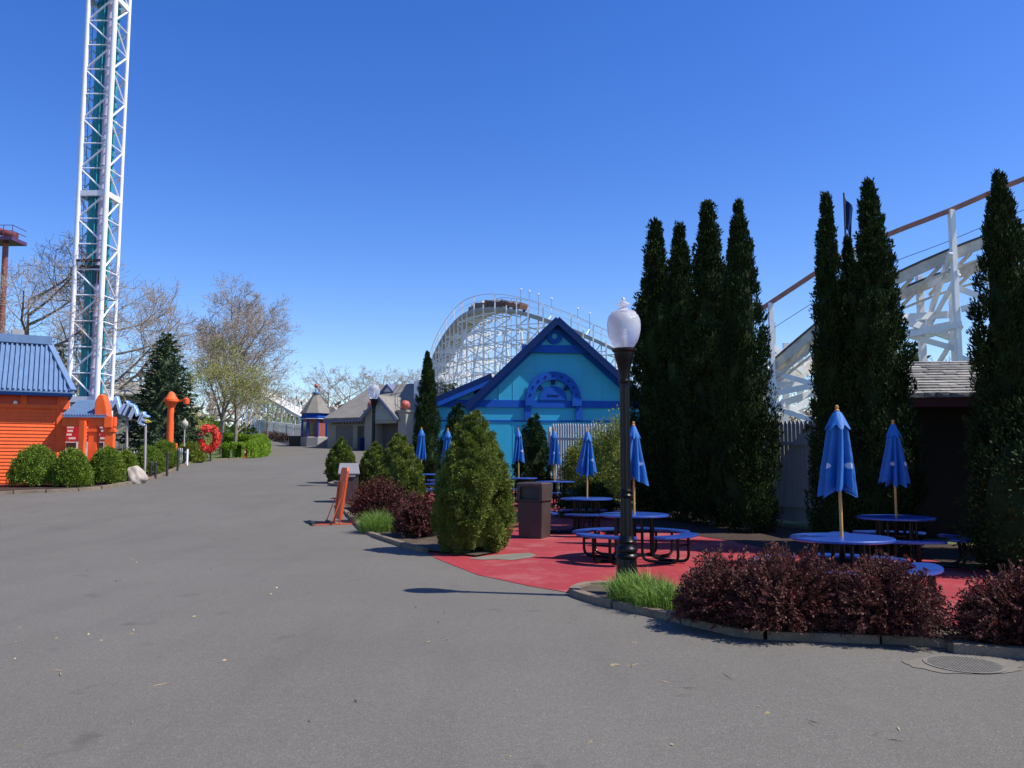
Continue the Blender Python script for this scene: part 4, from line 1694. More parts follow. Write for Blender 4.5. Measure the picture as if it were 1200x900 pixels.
# ---------------------------------------------------------------- conifers
def spruce_mesh(seed, H, Rm, levels=30, leaf=.30):
    rg = rng_np(seed)
    P, D, L, W, CT = [], [], [], [], []
    S0, S1 = [], []
    for i in range(levels):
        t = i / levels
        z = .35 + t * (H - .5)
        rr = Rm * (1 - t) ** .85
        nb = int(13 - 6 * t)
        for k in range(nb):
            a = 2 * PI * (k + rg.random()) / nb
            ln = rr * (.75 + .4 * rg.random())
            d = np.array([math.cos(a), math.sin(a), -.18 + .45 * t])
            s0 = np.array([0, 0, z])
            S0.append(s0)
            S1.append(s0 + d * ln)
            m_ = max(6, int(ln * 30))
            u = rg.random(m_) ** .7
            pos = s0 + d * (ln * u)[:, None] + np.stack([np.zeros(m_), np.zeros(m_), .10 * ln * u ** 2], 1)
            pos += rg.normal(size=(m_, 3)) * np.array([.10, .10, .05])
            side = np.cross(d, [0, 0, 1.])
            sg = rg.choice([-1, 1], m_)[:, None]
            dd = d * .7 + side * sg * (.6 * rg.random((m_, 1))) + rg.normal(size=(m_, 3)) * .25 + np.array([0, 0, -.10])
            P.append(pos); D.append(dd)
            L.append(leaf * (.6 + .7 * rg.random(m_)))
            CT.append(np.full(m_, rg.random()) * .5 + rg.random(m_) * .5)
    P = np.concatenate(P); D = np.concatenate(D); L = np.concatenate(L)
    zs = np.linspace(.02, .92, 14)
    core = core_quads([(float(Rm * (1 - x) ** .85 * .55), float(.4 + x * (H - .5))) for x in zs], 16, rg, .2, 4)
    cm = leaf_mesh('crown', P, D, L, L * .38, rg, np.concatenate(CT), .1, core)
    return cm


def spruce(loc, H, Rm, seed, label, name='spruce_tree', mname='blue_spruce', levels=30, leaf=.30, group=None):
    root = plant(name, loc, label, 'conifer', group)
    link_mesh('crown', spruce_mesh(seed, H, Rm, levels, leaf), MATS[mname], root)
    link_mesh('trunk', trunk_mesh('trunk', H * .95, .16), MATS['bark'], root)
    return root


p = gat(190, 56)
spruce(p, at(190, 386, 56).z - p.z, 3.0, 131, 'dark blue green spruce behind the orange column', leaf=.32)
p = gat(66, 60)
spruce(p, at(66, 398, 60).z - p.z, 1.9, 132, 'dim conifer seen between the orange hut roof and the drop tower', levels=22)
p = gat(1076, 62)
spruce(p, at(1076, 392, 62).z - p.z, 2.6, 133, 'distant pine above the ridge of the dark hut', name='pine_tree', mname='arborvitae', levels=14, leaf=.42)
for i, (px, pt, D, lab) in enumerate(((521, 446, 52, 'leftmost tiny conifer below the white coaster hill'), (531, 444, 53, 'tallest tiny conifer below the white coaster hill'), (544, 448, 54, 'tiny conifer touching the blue roof edge'))):
    p = gat(px, D)
    spruce(p, at(px, pt, D).z - p.z, .8, 134 + i, lab, levels=22, leaf=.22, group='tiny conifers below the coaster')
for i, (px, D, w_, h, lab) in enumerate(((228, 62, 3.0, 3.2, 'yellowish green bush between the spruce and the flower ring'), (222, 54, 1.6, 1.1, 'pale low bush beside the white fence end'), (243, 84, 5, 2.4, 'dark green bush bank behind the flower ring'))):
    bush('garden_bush', gat(px, D), w_, w_ * .7, h, 141 + i, ('bud_leaf', 'yellow_bush', 'hedge_green')[i], lab, nclump=200, per=26, leaf=.14)
for i, (px, D, h) in enumerate(((312, 101, .8), (322, 97, .9), (331, 93, .8))):
    bush('verge_bush', gat(px, D), 1.6, 1.2, h, 146 + i, 'stem_red', ('farthest', 'middle', 'nearest')[i] + ' of three small brown bushes along the grey fence', group='brown bushes along the fence', nclump=80, per=20, leaf=.12)
# ================================================================== left: orange hut, canopy, tower


def part(name, fn, m, parent, **kw):
    mb = MB()
    fn(mb)
    return mb.build(name, MATS[m], parent, **kw)


# ------------------------------------------------------------------ orange hut
c0 = gat(67, 33)
HP = Plane((c0.x, c0.y), R(30))
gz = g(33) - .02
hut = empty('orange_hut', (c0.x, c0.y, gz), 'orange clapboard hut with blue ribbed metal roof at the left edge', 'hut')
ze = HP.pix(40, 459)[1]           # eave
zt = HP.pix(40, 478)[1]           # trim band
WL = -9.0
DEPTH = 6.0
# clapboard wall: lapped boards
def clap(mb, u0, u1, z0, z1, n=0.0, step=.138):
    z = z0
    while z < z1 - .01:
        zz = min(z + step, z1)
        mb.prism([HP.P(u0, z, n + .045), HP.P(u1, z, n + .045), HP.P(u1, zz, n + .012), HP.P(u0, zz, n + .012)],
                 [HP.P(u0, z, n - .02), HP.P(u1, z, n - .02), HP.P(u1, zz, n - .02), HP.P(u0, zz, n - .02)])
        z += step
part('clapboard_wall', lambda mb: clap(mb, WL, -.10, gz - .6, zt), 'orange', hut, fix=False)
part('upper_wall', lambda mb: HP.rect(mb, WL, -.10, zt, ze + .25, -.08, -.03), 'orange_dark', hut)
part('wall_body', lambda mb: HP.rect(mb, WL, .0, gz - .8, ze + .2, -DEPTH, -.12), 'orange_dark', hut)
part('trim_band', lambda mb: HP.rect(mb, WL, -.10, zt - .02, zt + .14, -.02, .075), 'orange', hut, bevel=.01)
part('corner_post', lambda mb: (HP.rect(mb, -.10, .26, gz - .4, ze - .02, -.30, .09), HP.rect(mb, .0, .34, zt - .05, zt + .35, -.30, .15)), 'orange', hut, bevel=.012)
u28 = HP.pix(28, 468)[0]
part('wall_post', lambda mb: HP.rect(mb, u28 - .11, u28 + .11, zt + .14, ze, -.029, .06), 'orange', hut, bevel=.01)
uu, zz = HP.pix(18, 472)
def vent(mb):
    a = HP.P(uu, zz, -.03); b_ = HP.P(uu, zz, .05)
    mb.tube([a, b_], .075, 14)
part('vent', vent, 'white_paint', hut)
# hip roof
ov = .55
e0, e1 = WL - .5, HP.pix(86, 458, ov)[0]
ridge_u = HP.pix(58, 402, -1.6)[0]
zr = HP.pix(40, 403, -1.6)[1]
nr = -1.6
A_, B_, C_, D_ = (e0, ov, ze), (e1, ov, ze), (ridge_u, nr, zr), (e0, nr, zr)
def q(t):
    return HP.P(t[0], t[2], t[1])
def roof_fn(mb):
    th = Vector((0, 0, -.10))
    back = (e1, nr - 4.0, ze)
    c2 = (ridge_u, nr - 2.0, zr)
    mb.prism([q(A_), q(B_), q(C_), q(D_)], [q(A_) + th, q(B_) + th, q(C_) + th, q(D_) + th])
    mb.prism([q(B_), q(back), q(c2), q(C_)], [q(B_) + th, q(back) + th, q(c2) + th, q(C_) + th])
    # ribs on both slopes
    n = int((e1 - e0) / .175)
    for i in range(n + 1):
        u = e0 + i * .175
        top = q((u, nr, zr)) if u < ridge_u else q(B_).lerp(q(C_), (e1 - u) / (e1 - ridge_u))
        mb.bar(q((u, ov, ze)) + Vector((0, 0, .02)), top + Vector((0, 0, .02)), .065, .12)
    for i in range(1, 17):
        t_ = i / 17
        b_ = q(B_).lerp(q(back), t_)
        k = q(B_).lerp(q(C_), t_ * 2) if t_ < .5 else q(C_).lerp(q(c2), min(1, (t_ - .5) * 2))
        mb.bar(b_ + Vector((0, 0, .02)), k + Vector((0, 0, .02)), .07, .07)
part('roof', roof_fn, 'blue_metal', hut, fix=False)
part('hip_cap', lambda mb: mb.bar(q(B_) + Vector((0, 0, .07)), q(C_) + Vector((0, 0, .07)), .22, .09), 'blue_metal', hut)
part('ridge_box', lambda mb: HP.rect(mb, e0, ridge_u + .1, zr - .02, zr + .34, nr - 2.2, nr + .18), 'blue_metal', hut, bevel=.02)
part('gutter', lambda mb: HP.rect(mb, e0, e1 - .02, ze - .19, ze - .06, ov - .14, ov + .03), 'navy_trim', hut)
part('roof_vent', lambda mb: HP.rect(mb, HP.pix(13, 395, -2)[0], HP.pix(28, 395, -2)[0], zr + .345, zr + .62, -2.6, -1.9), 'walk_grey', hut, bevel=.03)
# two free posts before the corner
for px, bx, top in ((94, .11, 493), (63, .10, 530)):
    pb = gp(px, 567, .05)
    ptop = at(px, top, pb.y).z
    part('post', lambda mb: mb.box((pb.x, pb.y, (pb.z + ptop) / 2 - .03), (.22, .2, ptop - pb.z + .06)), 'orange', hut, bevel=.012)

# ------------------------------------------------------------------ entrance canopy
CP = Plane((at(100, 500, 32.6).x, 32.6), R(8))
gcz = g(32.6)
can = empty('entrance_canopy', CP.P(0, gcz), 'low orange entrance canopy with blue ribbed roof and arched end beside the hut', 'canopy')
def U(px, py=495, n=0.0):
    return CP.pix(px, py, n)
ub0, zb1 = U(73, 488)
ub1, zb0 = U(134, 500)
part('beam', lambda mb: CP.rect(mb, ub0, ub1, zb0, zb1, -.3, .0), 'orange', can, bevel=.015)
for px0, px1 in ((104, 114), (123, 133)):
    a0, _ = U(px0); a1, _ = U(px1)
    part('column', lambda mb: CP.rect(mb, a0, a1, gcz - .2, zb0 - .001, -.33, -.02), 'orange', can, bevel=.015)
    part('bracket', lambda mb: CP.rect(mb, a0 - .05, a1 + .05, zb0 - .22, zb0 - .08, -.36, .02), 'orange', can, bevel=.015)
r0u, r0z = U(74, 486, .12)
r1u, _ = U(124, 486, .12)
_, rtz = CP.pix(100, 470, -1.5)
def canroof(mb):
    a, b_, c_, d_ = CP.P(r0u, zb1 + .03, .12), CP.P(r1u, zb1 + .03, .12), CP.P(r1u - .15, rtz, -1.5), CP.P(r0u, rtz, -1.5)
    th = Vector((0, 0, -.07))
    mb.prism([a, b_, c_, d_], [v + th for v in (a, b_, c_, d_)])
    e_, f_ = CP.P(r1u - .9, zb1 + .03, -2.6), CP.P(r0u, zb1 + .03, -2.6)
    mb.prism([d_, c_, e_, f_], [v + th for v in (d_, c_, e_, f_)])
    n = 15
    for i in range(n + 1):
        s_, t_ = a.lerp(b_, i / n), d_.lerp(c_, i / n)
        mb.bar(s_ + Vector((0, 0, .02)), t_ + Vector((0, 0, .02)), .06, .06)
part('roof', canroof, 'blue_metal', can, fix=False)
# arched end: quarter barrel
def archend(mb):
    pts = [U(x, y, .10) for x, y in ((111, 488), (110.5, 477), (112, 469), (115, 463.5), (118, 461.5), (120.5, 464), (122.5, 469.5), (124, 477), (125.2, 488))]
    CP.prism(mb, pts, -.55, .10)
part('arched_end', archend, 'orange', can, bevel=.02)
part('arch_cap', lambda mb: CP.rect(mb, U(123)[0], U(132.5)[0], zb0 - .05, zb1 - .01, .002, .13), 'orange', can, bevel=.02)

# poster boards behind the canopy
for i, (px0, px1, lab) in enumerate(((75, 93, 'red poster board with pale boxes below it, left one under the canopy'), (97, 105, 'narrow red and white poster board, middle one under the canopy'),
                                     (113, 125, 'red poster board with white lower half, right one under the canopy'))):
    n = -3.4
    a0, zt_ = CP.pix(px0, 498, n); a1, zb_ = CP.pix(px1, 527, n)
    bd = empty('poster_board', CP.P((a0 + a1) / 2, gcz, n), lab, 'poster', 'poster boards under the canopy')
    zm = zb_ + (zt_ - zb_) * .36
    part('frame', lambda mb: CP.rect(mb, a0, a1, gcz - .1, zt_, n - .06, n), 'poster_white', bd)
    part('red_panel', lambda mb: CP.rect(mb, a0 + .04, a1 - .04, zm, zt_ - .05, n + .002, n + .012), 'poster_red', bd)
    def rows(mb):
        r = random.Random(i)
        for k in range(4):
            z = zm + (zt_ - zm) * (k + .4) / 4.3
            w_ = (a1 - a0) * r.uniform(.2, .45)
            s_ = a0 + (a1 - a0) * r.uniform(.12, .4)
            CP.rect(mb, s_, min(s_ + w_, a1 - .06), z, z + .09, n + .013, n + .018)
    part('pale_strip', rows, 'poster_white', bd)
    part('dark_picture', lambda mb: CP.rect(mb, a0 + .12, a1 - .14, zb_ + .08, zm - .08, n + .002, n + .012), 'dark_grey', bd)

# ------------------------------------------------------------------ blue lettered sign with yellow point
S0 = at(133, 478, 36)
sg2 = empty('ride_sign', (S0.x, S0.y, g(36)), 'tilted sign of pale blue block letters ending in a yellow point', 'sign')
SPn = Plane((S0.x, S0.y), R(-4))
SPn.o = Vector((S0.x, S0.y, 0))
def letters(body, px, py, size, tilt, name):
    me = text_mesh(body, size, .07, .012)
    me.transform(Matrix.Rotation(PI / 2, 4, 'X'))
    p_ = at(px, py, 36)
    for nm, m_, off, sc in ((name, 'sign_face', 0, 1.0), (name + '_backing', 'sign_blue', .10, 1.07)):
        m2 = me.copy()
        o = link_mesh(nm, m2, MATS[m_], sg2)
        m2.transform(Matrix.Scale(sc, 4))
        m2.transform(Matrix.Rotation(tilt, 4, 'Y'))
        o.location = Vector((p_.x, p_.y + off, p_.z)) - sg2.location
for ch, px, py, sz in (('N', 138.5, 476, .80), ('T', 148.5, 480.5, .72), ('I', 154.5, 483.5, .66), ('M', 160.5, 487.5, .62), ('E', 167.5, 492.5, .58)):
    letters(ch, px, py, sz * 1.12, R(24), 'letter')
def arrow(mb):
    p_ = [at(x, y, 36.02) for x, y in ((166, 487), (177, 494.5), (170, 495.5), (166, 491))]
    mb.prism(p_, [v + Vector((0, .08, 0)) for v in p_])
part('yellow_point', arrow, 'sign_yellow', sg2)
part('support_rail', lambda mb: mb.bar(at(130, 476, 36.4), at(172, 497, 36.4), .10, .10), 'dark_grey', sg2)
for px, pt in ((149, 485), (170.5, 496)):
    a = gat(px, 36.45, -.1)
    part('post', lambda mb: mb.tube([a, at(px, pt, 36.45)], .055, 10), 'walk_grey', sg2, smooth=True)

# tall orange column with capital
oc = empty('orange_column', gat(198, 46), 'tall orange column with flared capital and side lamp, before the spruce', 'column')
q0 = oc.location
zt0 = at(198, 462, 46).z - q0.z
part('shaft', lambda mb: mb.lathe([(.26, 0), (.26, .3), (.20, .35), (.175, zt0 - .75), (.22, zt0 - .70)], q0, 20), 'orange', oc, smooth=True)
part('capital', lambda mb: mb.lathe([(.22, zt0 - .70), (.34, zt0 - .45), (.43, zt0 - .42), (.43, zt0 - .30), (.33, zt0 - .28), (.30, zt0 - .18), (.24, zt0 - .12), (.20, zt0), (.12, zt0 + .1), (0, zt0 + .16)], q0, 20), 'orange', oc, smooth=True)
def sidelamp(mb):
    mb.bar(q0 + Vector((.3, 0, zt0 - .36)), q0 + Vector((.85, 0, zt0 - .36)), .09)
    mb.lathe([(.05, -.2), (.17, -.16), (.17, .1), (.1, .16), (0, .2)], q0 + Vector((.85, 0, zt0 - .38)), 12)
part('side_lamp', sidelamp, 'sign_orange', oc, smooth=True)
part('box', lambda mb: mb.box(q0 + Vector((.34, -.1, .9)), (.22, .25, 1.0)), 'orange', oc, bevel=.02)

# ------------------------------------------------------------------ red flower ring
fr0 = gat(243, 57)
fr = empty('flower_ring', fr0, 'upright ring of big red petals standing on the lawn', 'ornament')
zc = (at(243, 514, 57).z - fr0.z)
rg = rng_np(151)
RX, RZ, RT = .58, .74, .20
n = 900
a = rg.random(n) * 6.28
b2_ = rg.random(n) * 6.28
rt = RT * (.85 + .2 * rg.random(n))
rad = np.stack([np.cos(a), np.zeros(n), np.sin(a)], 1)
ctr = rad * np.array([RX, 1, RZ]) + rad * (rt * np.cos(b2_))[:, None] + np.stack([np.zeros(n), rt * np.sin(b2_) * .8, np.zeros(n)], 1)
out = nrm(rad * np.cos(b2_)[:, None] + np.array([0, 1., 0]) * np.sin(b2_)[:, None])
D = out * .8 + rg.normal(size=(n, 3)) * .35
tor = []
for i in range(28):
    for j in range(10):
        def tp(i_, j_):
            A, B = i_ * 2 * PI / 28, j_ * 2 * PI / 10
            rr_ = RT * .88 * (1 + .12 * math.sin(12 * A))
            return ((RX + rr_ * math.cos(B)) * math.cos(A), rr_ * math.sin(B) * .8, (RZ + rr_ * math.cos(B)) * math.sin(A))
        tor.append([tp(i, j), tp(i + 1, j), tp(i + 1, j + 1), tp(i, j + 1)])
me = leaf_mesh('petals', ctr, D, .13, .14, rg, None, .2, np.array(tor))
o = link_mesh('petals', me, MATS['ring_red'], fr)
o.location = (0, 0, zc)
o.rotation_euler.z = R(15)
part('stand', lambda mb: (mb.tube([fr0 + Vector((-.25, 0, -.1)), fr0 + Vector((-.18, 0, zc - .9))], .05, 8), mb.tube([fr0 + Vector((.25, 0, -.1)), fr0 + Vector((.18, 0, zc - .9))], .05, 8)), 'dark_grey', fr)

# hydrant
hy0 = gp(287, 536.5, .05)
hy = empty('fire_hydrant', hy0, 'small dark red fire hydrant at the kerb before the bright hedge', 'hydrant')
part('barrel', lambda mb: mb.lathe([(.20, 0), (.20, .05), (.14, .07), (.13, .5), (.17, .52), (.17, .56), (.14, .58), (.13, .66), (.08, .73), (.04, .75), (.04, .80), (0, .81)], hy0, 16), 'hydrant_red', hy, smooth=True)
part('nozzle', lambda mb: mb.tube([hy0 + Vector((-.25, 0, .45)), hy0 + Vector((.25, 0, .45))], .065, 12), 'hydrant_red', hy, smooth=True)
part('front_cap', lambda mb: mb.tube([hy0 + Vector((0, 0, .42)), hy0 + Vector((0, -.24, .42))], .09, 12), 'poster_white', hy, smooth=True)
# marker rod beside it
mr0 = gp(283, 536.5, .05)
o = part('marker_rod', lambda mb: mb.tube([mr0 + Vector((0, 0, -.1)), mr0 + Vector((.02, 0, 1.0))], .02, 6), 'walk_grey', None)
tag(o, 'thin pale marker rod just left of the hydrant', 'rod')

# boulder
bo0 = gp(154, 566, .05)
me = bpy.data.meshes.new('boulder')
bm = bmesh.new()
bmesh.ops.create_icosphere(bm, subdivisions=4, radius=1)
rr_ = random.Random(4)
ph_ = [rr_.uniform(0, 6) for _ in range(6)]
for v in bm.verts:
    n_ = v.co.normalized()
    k = 1 + .10 * math.sin(2.3 * n_.x + ph_[0]) + .08 * math.sin(4 * n_.y + 2 * n_.z + ph_[1]) + .05 * math.sin(7 * n_.x + 5 * n_.z + ph_[2]) + .03 * math.sin(13 * n_.y + 9 * n_.x + ph_[3])
    v.co = Vector((n_.x * .44 * k, n_.y * .38 * k, .26 + n_.z * .40 * k * (1 - .15 * n_.x)))
bm.to_mesh(me)
bm.free()
o = link_mesh('boulder', me, MATS['boulder'], smooth=True)
o.location = bo0 + Vector((0, .35, -.05))
tag(o, 'pale rounded boulder lying between the clipped bushes at the kerb', 'boulder')

# thin black posts along the kerb curve
for i, (px, py, pt, lab) in enumerate(((176.5, 560, 541, 'black post nearest the boulder'), (182, 560, 541, 'second black post from the boulder'), (195.5, 557, 530, 'tallest black post, in front of the low bush'),
                                       (208, 551, 527, 'thick black post farthest along the kerb'))):
    p_ = gp(px, py, .05)
    h = at(px, pt, p_.y).z - p_.z
    o = part('bollard', lambda mb: mb.lathe([(.055, -.1), (.055, h - .04), (.065, h - .03), (.05, h), (0, h + .01)], p_, 12), 'dark_grey', None, smooth=True)
    tag(o, lab, 'bollard', 'thin black posts by the left kerb')


# ------------------------------------------------------------------ picket fences
def picket_fence(name, a, b_, h, m, label, pw=.085, gap=.06, seed=1, group=None, post=2.4, backside=1, dog=True):
    a, b_ = Vector((a[0], a[1], 0)), Vector((b_[0], b_[1], 0))
    d = b_ - a
    Lf = d.length
    d.normalize()
    s_ = Vector((-d.y, d.x, 0)) * backside
    r = random.Random(seed)
    root = empty(name, (a.x, a.y, g(a.y)), label, 'fence', group)
    mb = MB()
    n = int(Lf / (pw + gap))
    for i in range(n):
        p_ = a + d * (i * (pw + gap) + pw / 2)
        z0 = g(p_.y) + .06
        z1 = z0 + h - .06 + r.uniform(-.012, .012)
        l_, rt_ = p_ - d * pw / 2, p_ + d * pw / 2
        pts = [(l_, z0), (rt_, z0), (rt_, z1 - .07), (p_ + d * pw * .2, z1), (p_ - d * pw * .2, z1), (l_, z1 - .07)]
        mb.prism([Vector((q_.x, q_.y, z)) for q_, z in pts], [Vector((q_.x, q_.y, z)) + s_ * .02 for q_, z in pts])
    pk = mb.build('pickets', MATS[m], root, fix=False)
    for f in (.18, .78):
        mb = MB()
        k = max(2, int(Lf / 2))
        for i in range(k):
            p0, p1 = a + d * Lf * i / k + s_ * .045, a + d * Lf * (i + 1) / k + s_ * .045
            mb.bar((p0.x, p0.y, g(p0.y) + h * f), (p1.x, p1.y, g(p1.y) + h * f), .045, .09)
        mb.build('rail', MATS[m], root)
    k = max(1, int(Lf / post))
    for i in range(k + 1):
        p_ = a + d * Lf * i / k + s_ * .12
        mb = MB()
        mb.box((p_.x, p_.y, g(p_.y) + h * .47), (.10, .10, h * .96), math.atan2(d.y, d.x))
        mb.build('post', MATS[m], root)
    return root


for i, (p0, p1, dd, lab) in enumerate(((132, 171, 44, 'low white picket fence below the lettered sign'), (202, 217, 51, 'short low white fence beside the small globe lamp'))):
    A, B = gat(p0, dd), gat(p1, dd - 1)
    picket_fence('picket_fence', (A.x, A.y), (B.x, B.y), 1.05, 'white_paint', lab, pw=.12, gap=.09, seed=i, group='low white fences on the left', post=1.8)

# pale building behind the sign
bp0 = gat(150, 66)
bb = empty('distant_building', bp0, 'dull beige building with pale low roof behind the lettered sign', 'building')
BPn = Plane((bp0.x, bp0.y), R(18))
zr0 = BPn.pix(150, 462)[1]
part('wall', lambda mb: BPn.rect(mb, BPn.pix(120, 500)[0], BPn.pix(172, 500)[0], bp0.z - .3, zr0, -7, 0), 'tan_wall', bb)
part('window', lambda mb: BPn.rect(mb, BPn.pix(133, 500)[0], BPn.pix(141, 500)[0], zr0 - 2.0, zr0 - .6, .002, .03), 'window_glass', bb)
def broof(mb):
    a0, a1 = BPn.pix(112, 460)[0], BPn.pix(176, 460)[0]
    f_ = [BPn.P(a0, zr0, .7), BPn.P(a1, zr0, .7), BPn.P(a1 - 1.5, zr0 + 1.35, -3), BPn.P(a0 + 1.5, zr0 + 1.35, -3)]
    mb.prism(f_, [v + Vector((0, 0, -.15)) for v in f_])
    f_ = [BPn.P(a1, zr0, .7), BPn.P(a1, zr0, -7.5), BPn.P(a1 - 1.5, zr0 + 1.35, -3.2), BPn.P(a1 - 1.5, zr0 + 1.35, -3)]
    mb.prism(f_, [v + Vector((0, 0, -.15)) for v in f_])
part('roof', broof, 'cream', bb)
part('wooden_structure', lambda mb: [mb.bar(bp0 + Vector((x * .5 - .8, 3.4 + y * 1.2, 3)), bp0 + Vector((x * .5 - .8, 3.4 + y * 1.2, 7.2)), .16) for x in range(4) for y in range(2)] +
     [mb.bar(bp0 + Vector((-.9, 3.4, z)), bp0 + Vector((.9, 3.4, z)), .14) for z in (5.6, 6.4, 7.1)], 'cream', bb)

# ------------------------------------------------------------------ drop tower
TD = 50
f0 = at(113, 470, TD)                   # front leg foot line
wT = 1.75
ta = R(2)                              # the left face recedes only a little
uL = Vector((-math.cos(ta), math.sin(ta), 0))
uR = Vector((math.sin(ta), math.cos(ta), 0))
tx = f0.x
gz = g(TD)
F = Vector((tx, TD, 0))
LEGS = [F, F + uL * wT, F + uL * wT + uR * wT, F + uR * wT]
tow = empty('drop_tower', (tx, TD, gz), 'very tall white lattice drop tower with teal core, cut by the top edge', 'drop tower')
HT = 46.0
for i, l_ in enumerate(LEGS):
    part('leg', lambda mb: mb.tube([l_ + Vector((0, 0, gz - .3)), l_ + Vector((0, 0, gz + HT))], (.17, .15, .12, .12)[i], 12), ('white_steel', 'white_steel', 'white_steel', 'white_steel')[i], tow, smooth=True)
bay = 1.62
nb = int(HT / bay)
faces = ((0, 1), (0, 3), (1, 2), (3, 2))
for fi, (i, j) in enumerate(faces):
    A, B = LEGS[i], LEGS[j]
    def lat(mb):
        for k in range(nb):
            z = gz + .8 + k * bay
            a_, b_ = A + Vector((0, 0, z)), B + Vector((0, 0, z))
            big = (k % 8 == 2)
            if big:
                mb.bar(a_, b_, .16, .34)
            else:
                mb.tube([a_, b_], .045, 6)
            up_ = Vector((0, 0, bay))
            if (k + fi) % 2 == 0:
                mb.tube([a_, b_ + up_], .06, 6)
            else:
                mb.tube([b_, a_ + up_], .06, 6)
    part('lattice_face', lat, 'white_steel', tow, fix=False)
def core(mb, off, r_, z1=HT):
    p_ = F + uL * off[0] + uR * off[1]
    mb.tube([p_ + Vector((0, 0, gz)), p_ + Vector((0, 0, gz + z1))], r_, 16)
part('teal_core', lambda mb: core(mb, (1.20, .8), .30), 'teal_steel', tow, smooth=True)
part('teal_rail', lambda mb: (core(mb, (1.62, 1.0), .07), core(mb, (.42, 1.3), .09), core(mb, (.9, .4), .05)), 'teal_steel', tow, smooth=True)
part('lift_pipe', lambda mb: core(mb, (.52, .55), .23), 'lavender_steel', tow, smooth=True)
def clamps(mb):
    for k in range(nb):
        z = gz + 1.2 + k * bay
        p_ = F + uL * .52 + uR * .55 + Vector((0, 0, z))
        mb.lathe([(.235, -.10), (.27, -.08), (.27, .0), (.235, .02)], p_, 16)
        mb.bar(p_, F + uL * 1.2 + uR * .8 + Vector((0, 0, z + .3)), .07)
part('clamp', clamps, 'lavender_steel', tow, fix=False)
def ladder(mb):
    p_ = F + uL * 1.75 + uR * .3
    for s_ in (-.18, .18):
        mb.tube([p_ + uL * s_ + Vector((0, 0, gz)), p_ + uL * s_ + Vector((0, 0, gz + HT))], .02, 5)
    for k in range(int(HT / .4)):
        mb.tube([p_ - uL * .18 + Vector((0, 0, gz + k * .4)), p_ + uL * .18 + Vector((0, 0, gz + k * .4))], .015, 4)
part('ladder', ladder, 'teal_steel', tow, fix=False)
def plat(mb):
    z = at(110, 305, TD).z
    mb.bar(LEGS[0] + Vector((0, 0, z)), LEGS[1] + Vector((0, 0, z)), .25, .12)
    mb.bar(F + uL * .2 + uR * .4 + Vector((0, 0, z - .35)), F + uL * 1.7 + uR * .4 + Vector((0, 0, z - .35)), .5, .16)
    mb.box(F + uL * .5 + uR * .5 + Vector((0, 0, z - 1.0)), (.35, .35, .8))
part('brake_box', plat, 'dark_grey', tow)

# red steel ride far left
rr0 = gat(-7, 70)
rs = empty('steel_ride', rr0, 'rust red steel ride column with railed platform, at the left edge', 'ride')
zc_ = at(9, 284, 70).z
part('column', lambda mb: (mb.tube([rr0 + Vector((.1, 0, -.2)), Vector((rr0.x - .1, 70, zc_))], .24, 14)), 'ride_red', rs, smooth=True)
def braces(mb):
    for k, z in enumerate((3.0, 6.5, 10.0)):
        mb.bar(rr0 + Vector((-2.4, .4, z)), rr0 + Vector((.1, 0, z + .3)), .12)
        mb.bar(rr0 + Vector((-2.4, .4, z)), rr0 + Vector((.1, 0, z + 3.2)), .10)
part('brace', braces, 'ride_purple', rs)
part('second_column', lambda mb: mb.tube([rr0 + Vector((-2.4, .4, -.2)), rr0 + Vector((-2.4, .4, zc_ - rr0.z))], .22, 12), 'ride_red', rs, smooth=True)
part('platform', lambda mb: mb.box((rr0.x - .9, 70, zc_ + .1), (4.0, 2.2, .3)), 'ride_purple', rs)
part('track_tube', lambda mb: mb.tube([(rr0.x - 6, 70.5, zc_ + 1.9), (rr0.x - 2.2, 70.2, zc_ + 1.35), (rr0.x - .4, 70, zc_ + .9), (rr0.x + .8, 70, zc_ + .5)], .32, 12), 'ride_red', rs, smooth=True)
def rail_(mb):
    for k in range(6):
        x = rr0.x - 2.8 + k * .77
        mb.tube([(x, 69, zc_ + .25), (x, 69, zc_ + 1.25)], .03, 6)
    for z in (.75, 1.25):
        mb.tube([(rr0.x - 2.8, 69, zc_ + z), (rr0.x + 1.05, 69, zc_ + z)], .03, 6)
        mb.tube([(rr0.x + 1.05, 69, zc_ + z), (rr0.x + 1.05, 71, zc_ + z)], .03, 6)
part('railing', rail_, 'ride_purple', rs, fix=False)
# ================================================================== blue gabled building
bo = at(650, 500, 33)
BP = Plane((bo.x, bo.y), R(7))
gz = g(33) - .3
blue = empty('blue_building', (bo.x, bo.y, g(33)), 'turquoise gabled building with royal blue trim and half round gable ornament', 'building')
ap = BP.pix(651, 376)
eL = BP.pix(556, 467)
eR = BP.pix(748, 464)
wl = BP.pix(513, 500)[0]
wr = BP.pix(768, 500)[0]
slopeR = (ap[1] - eR[1]) / (eR[0] - ap[0])
zRw = ap[1] - slopeR * (wr - ap[0])
w1 = BP.pix(513, 472)
w2 = BP.pix(577, 444)
zL = ap[1] - (ap[1] - eL[1]) / (ap[0] - eL[0]) * (ap[0] - BP.pix(557, 470)[0])
part('gable_wall', lambda mb: BP.prism(mb, [(eL[0], gz), (wr, gz), (wr, zRw), ap, eL], -12, 0), 'cyan_wall', blue)
part('side_wall', lambda mb: BP.prism(mb, [(wl, gz), (eL[0] - .003, gz), (eL[0] - .003, (w1[1] + (w2[1] - w1[1]) * (eL[0] - w1[0]) / (w2[0] - w1[0]))), w1], -10, -.03), 'cyan_wall', blue)
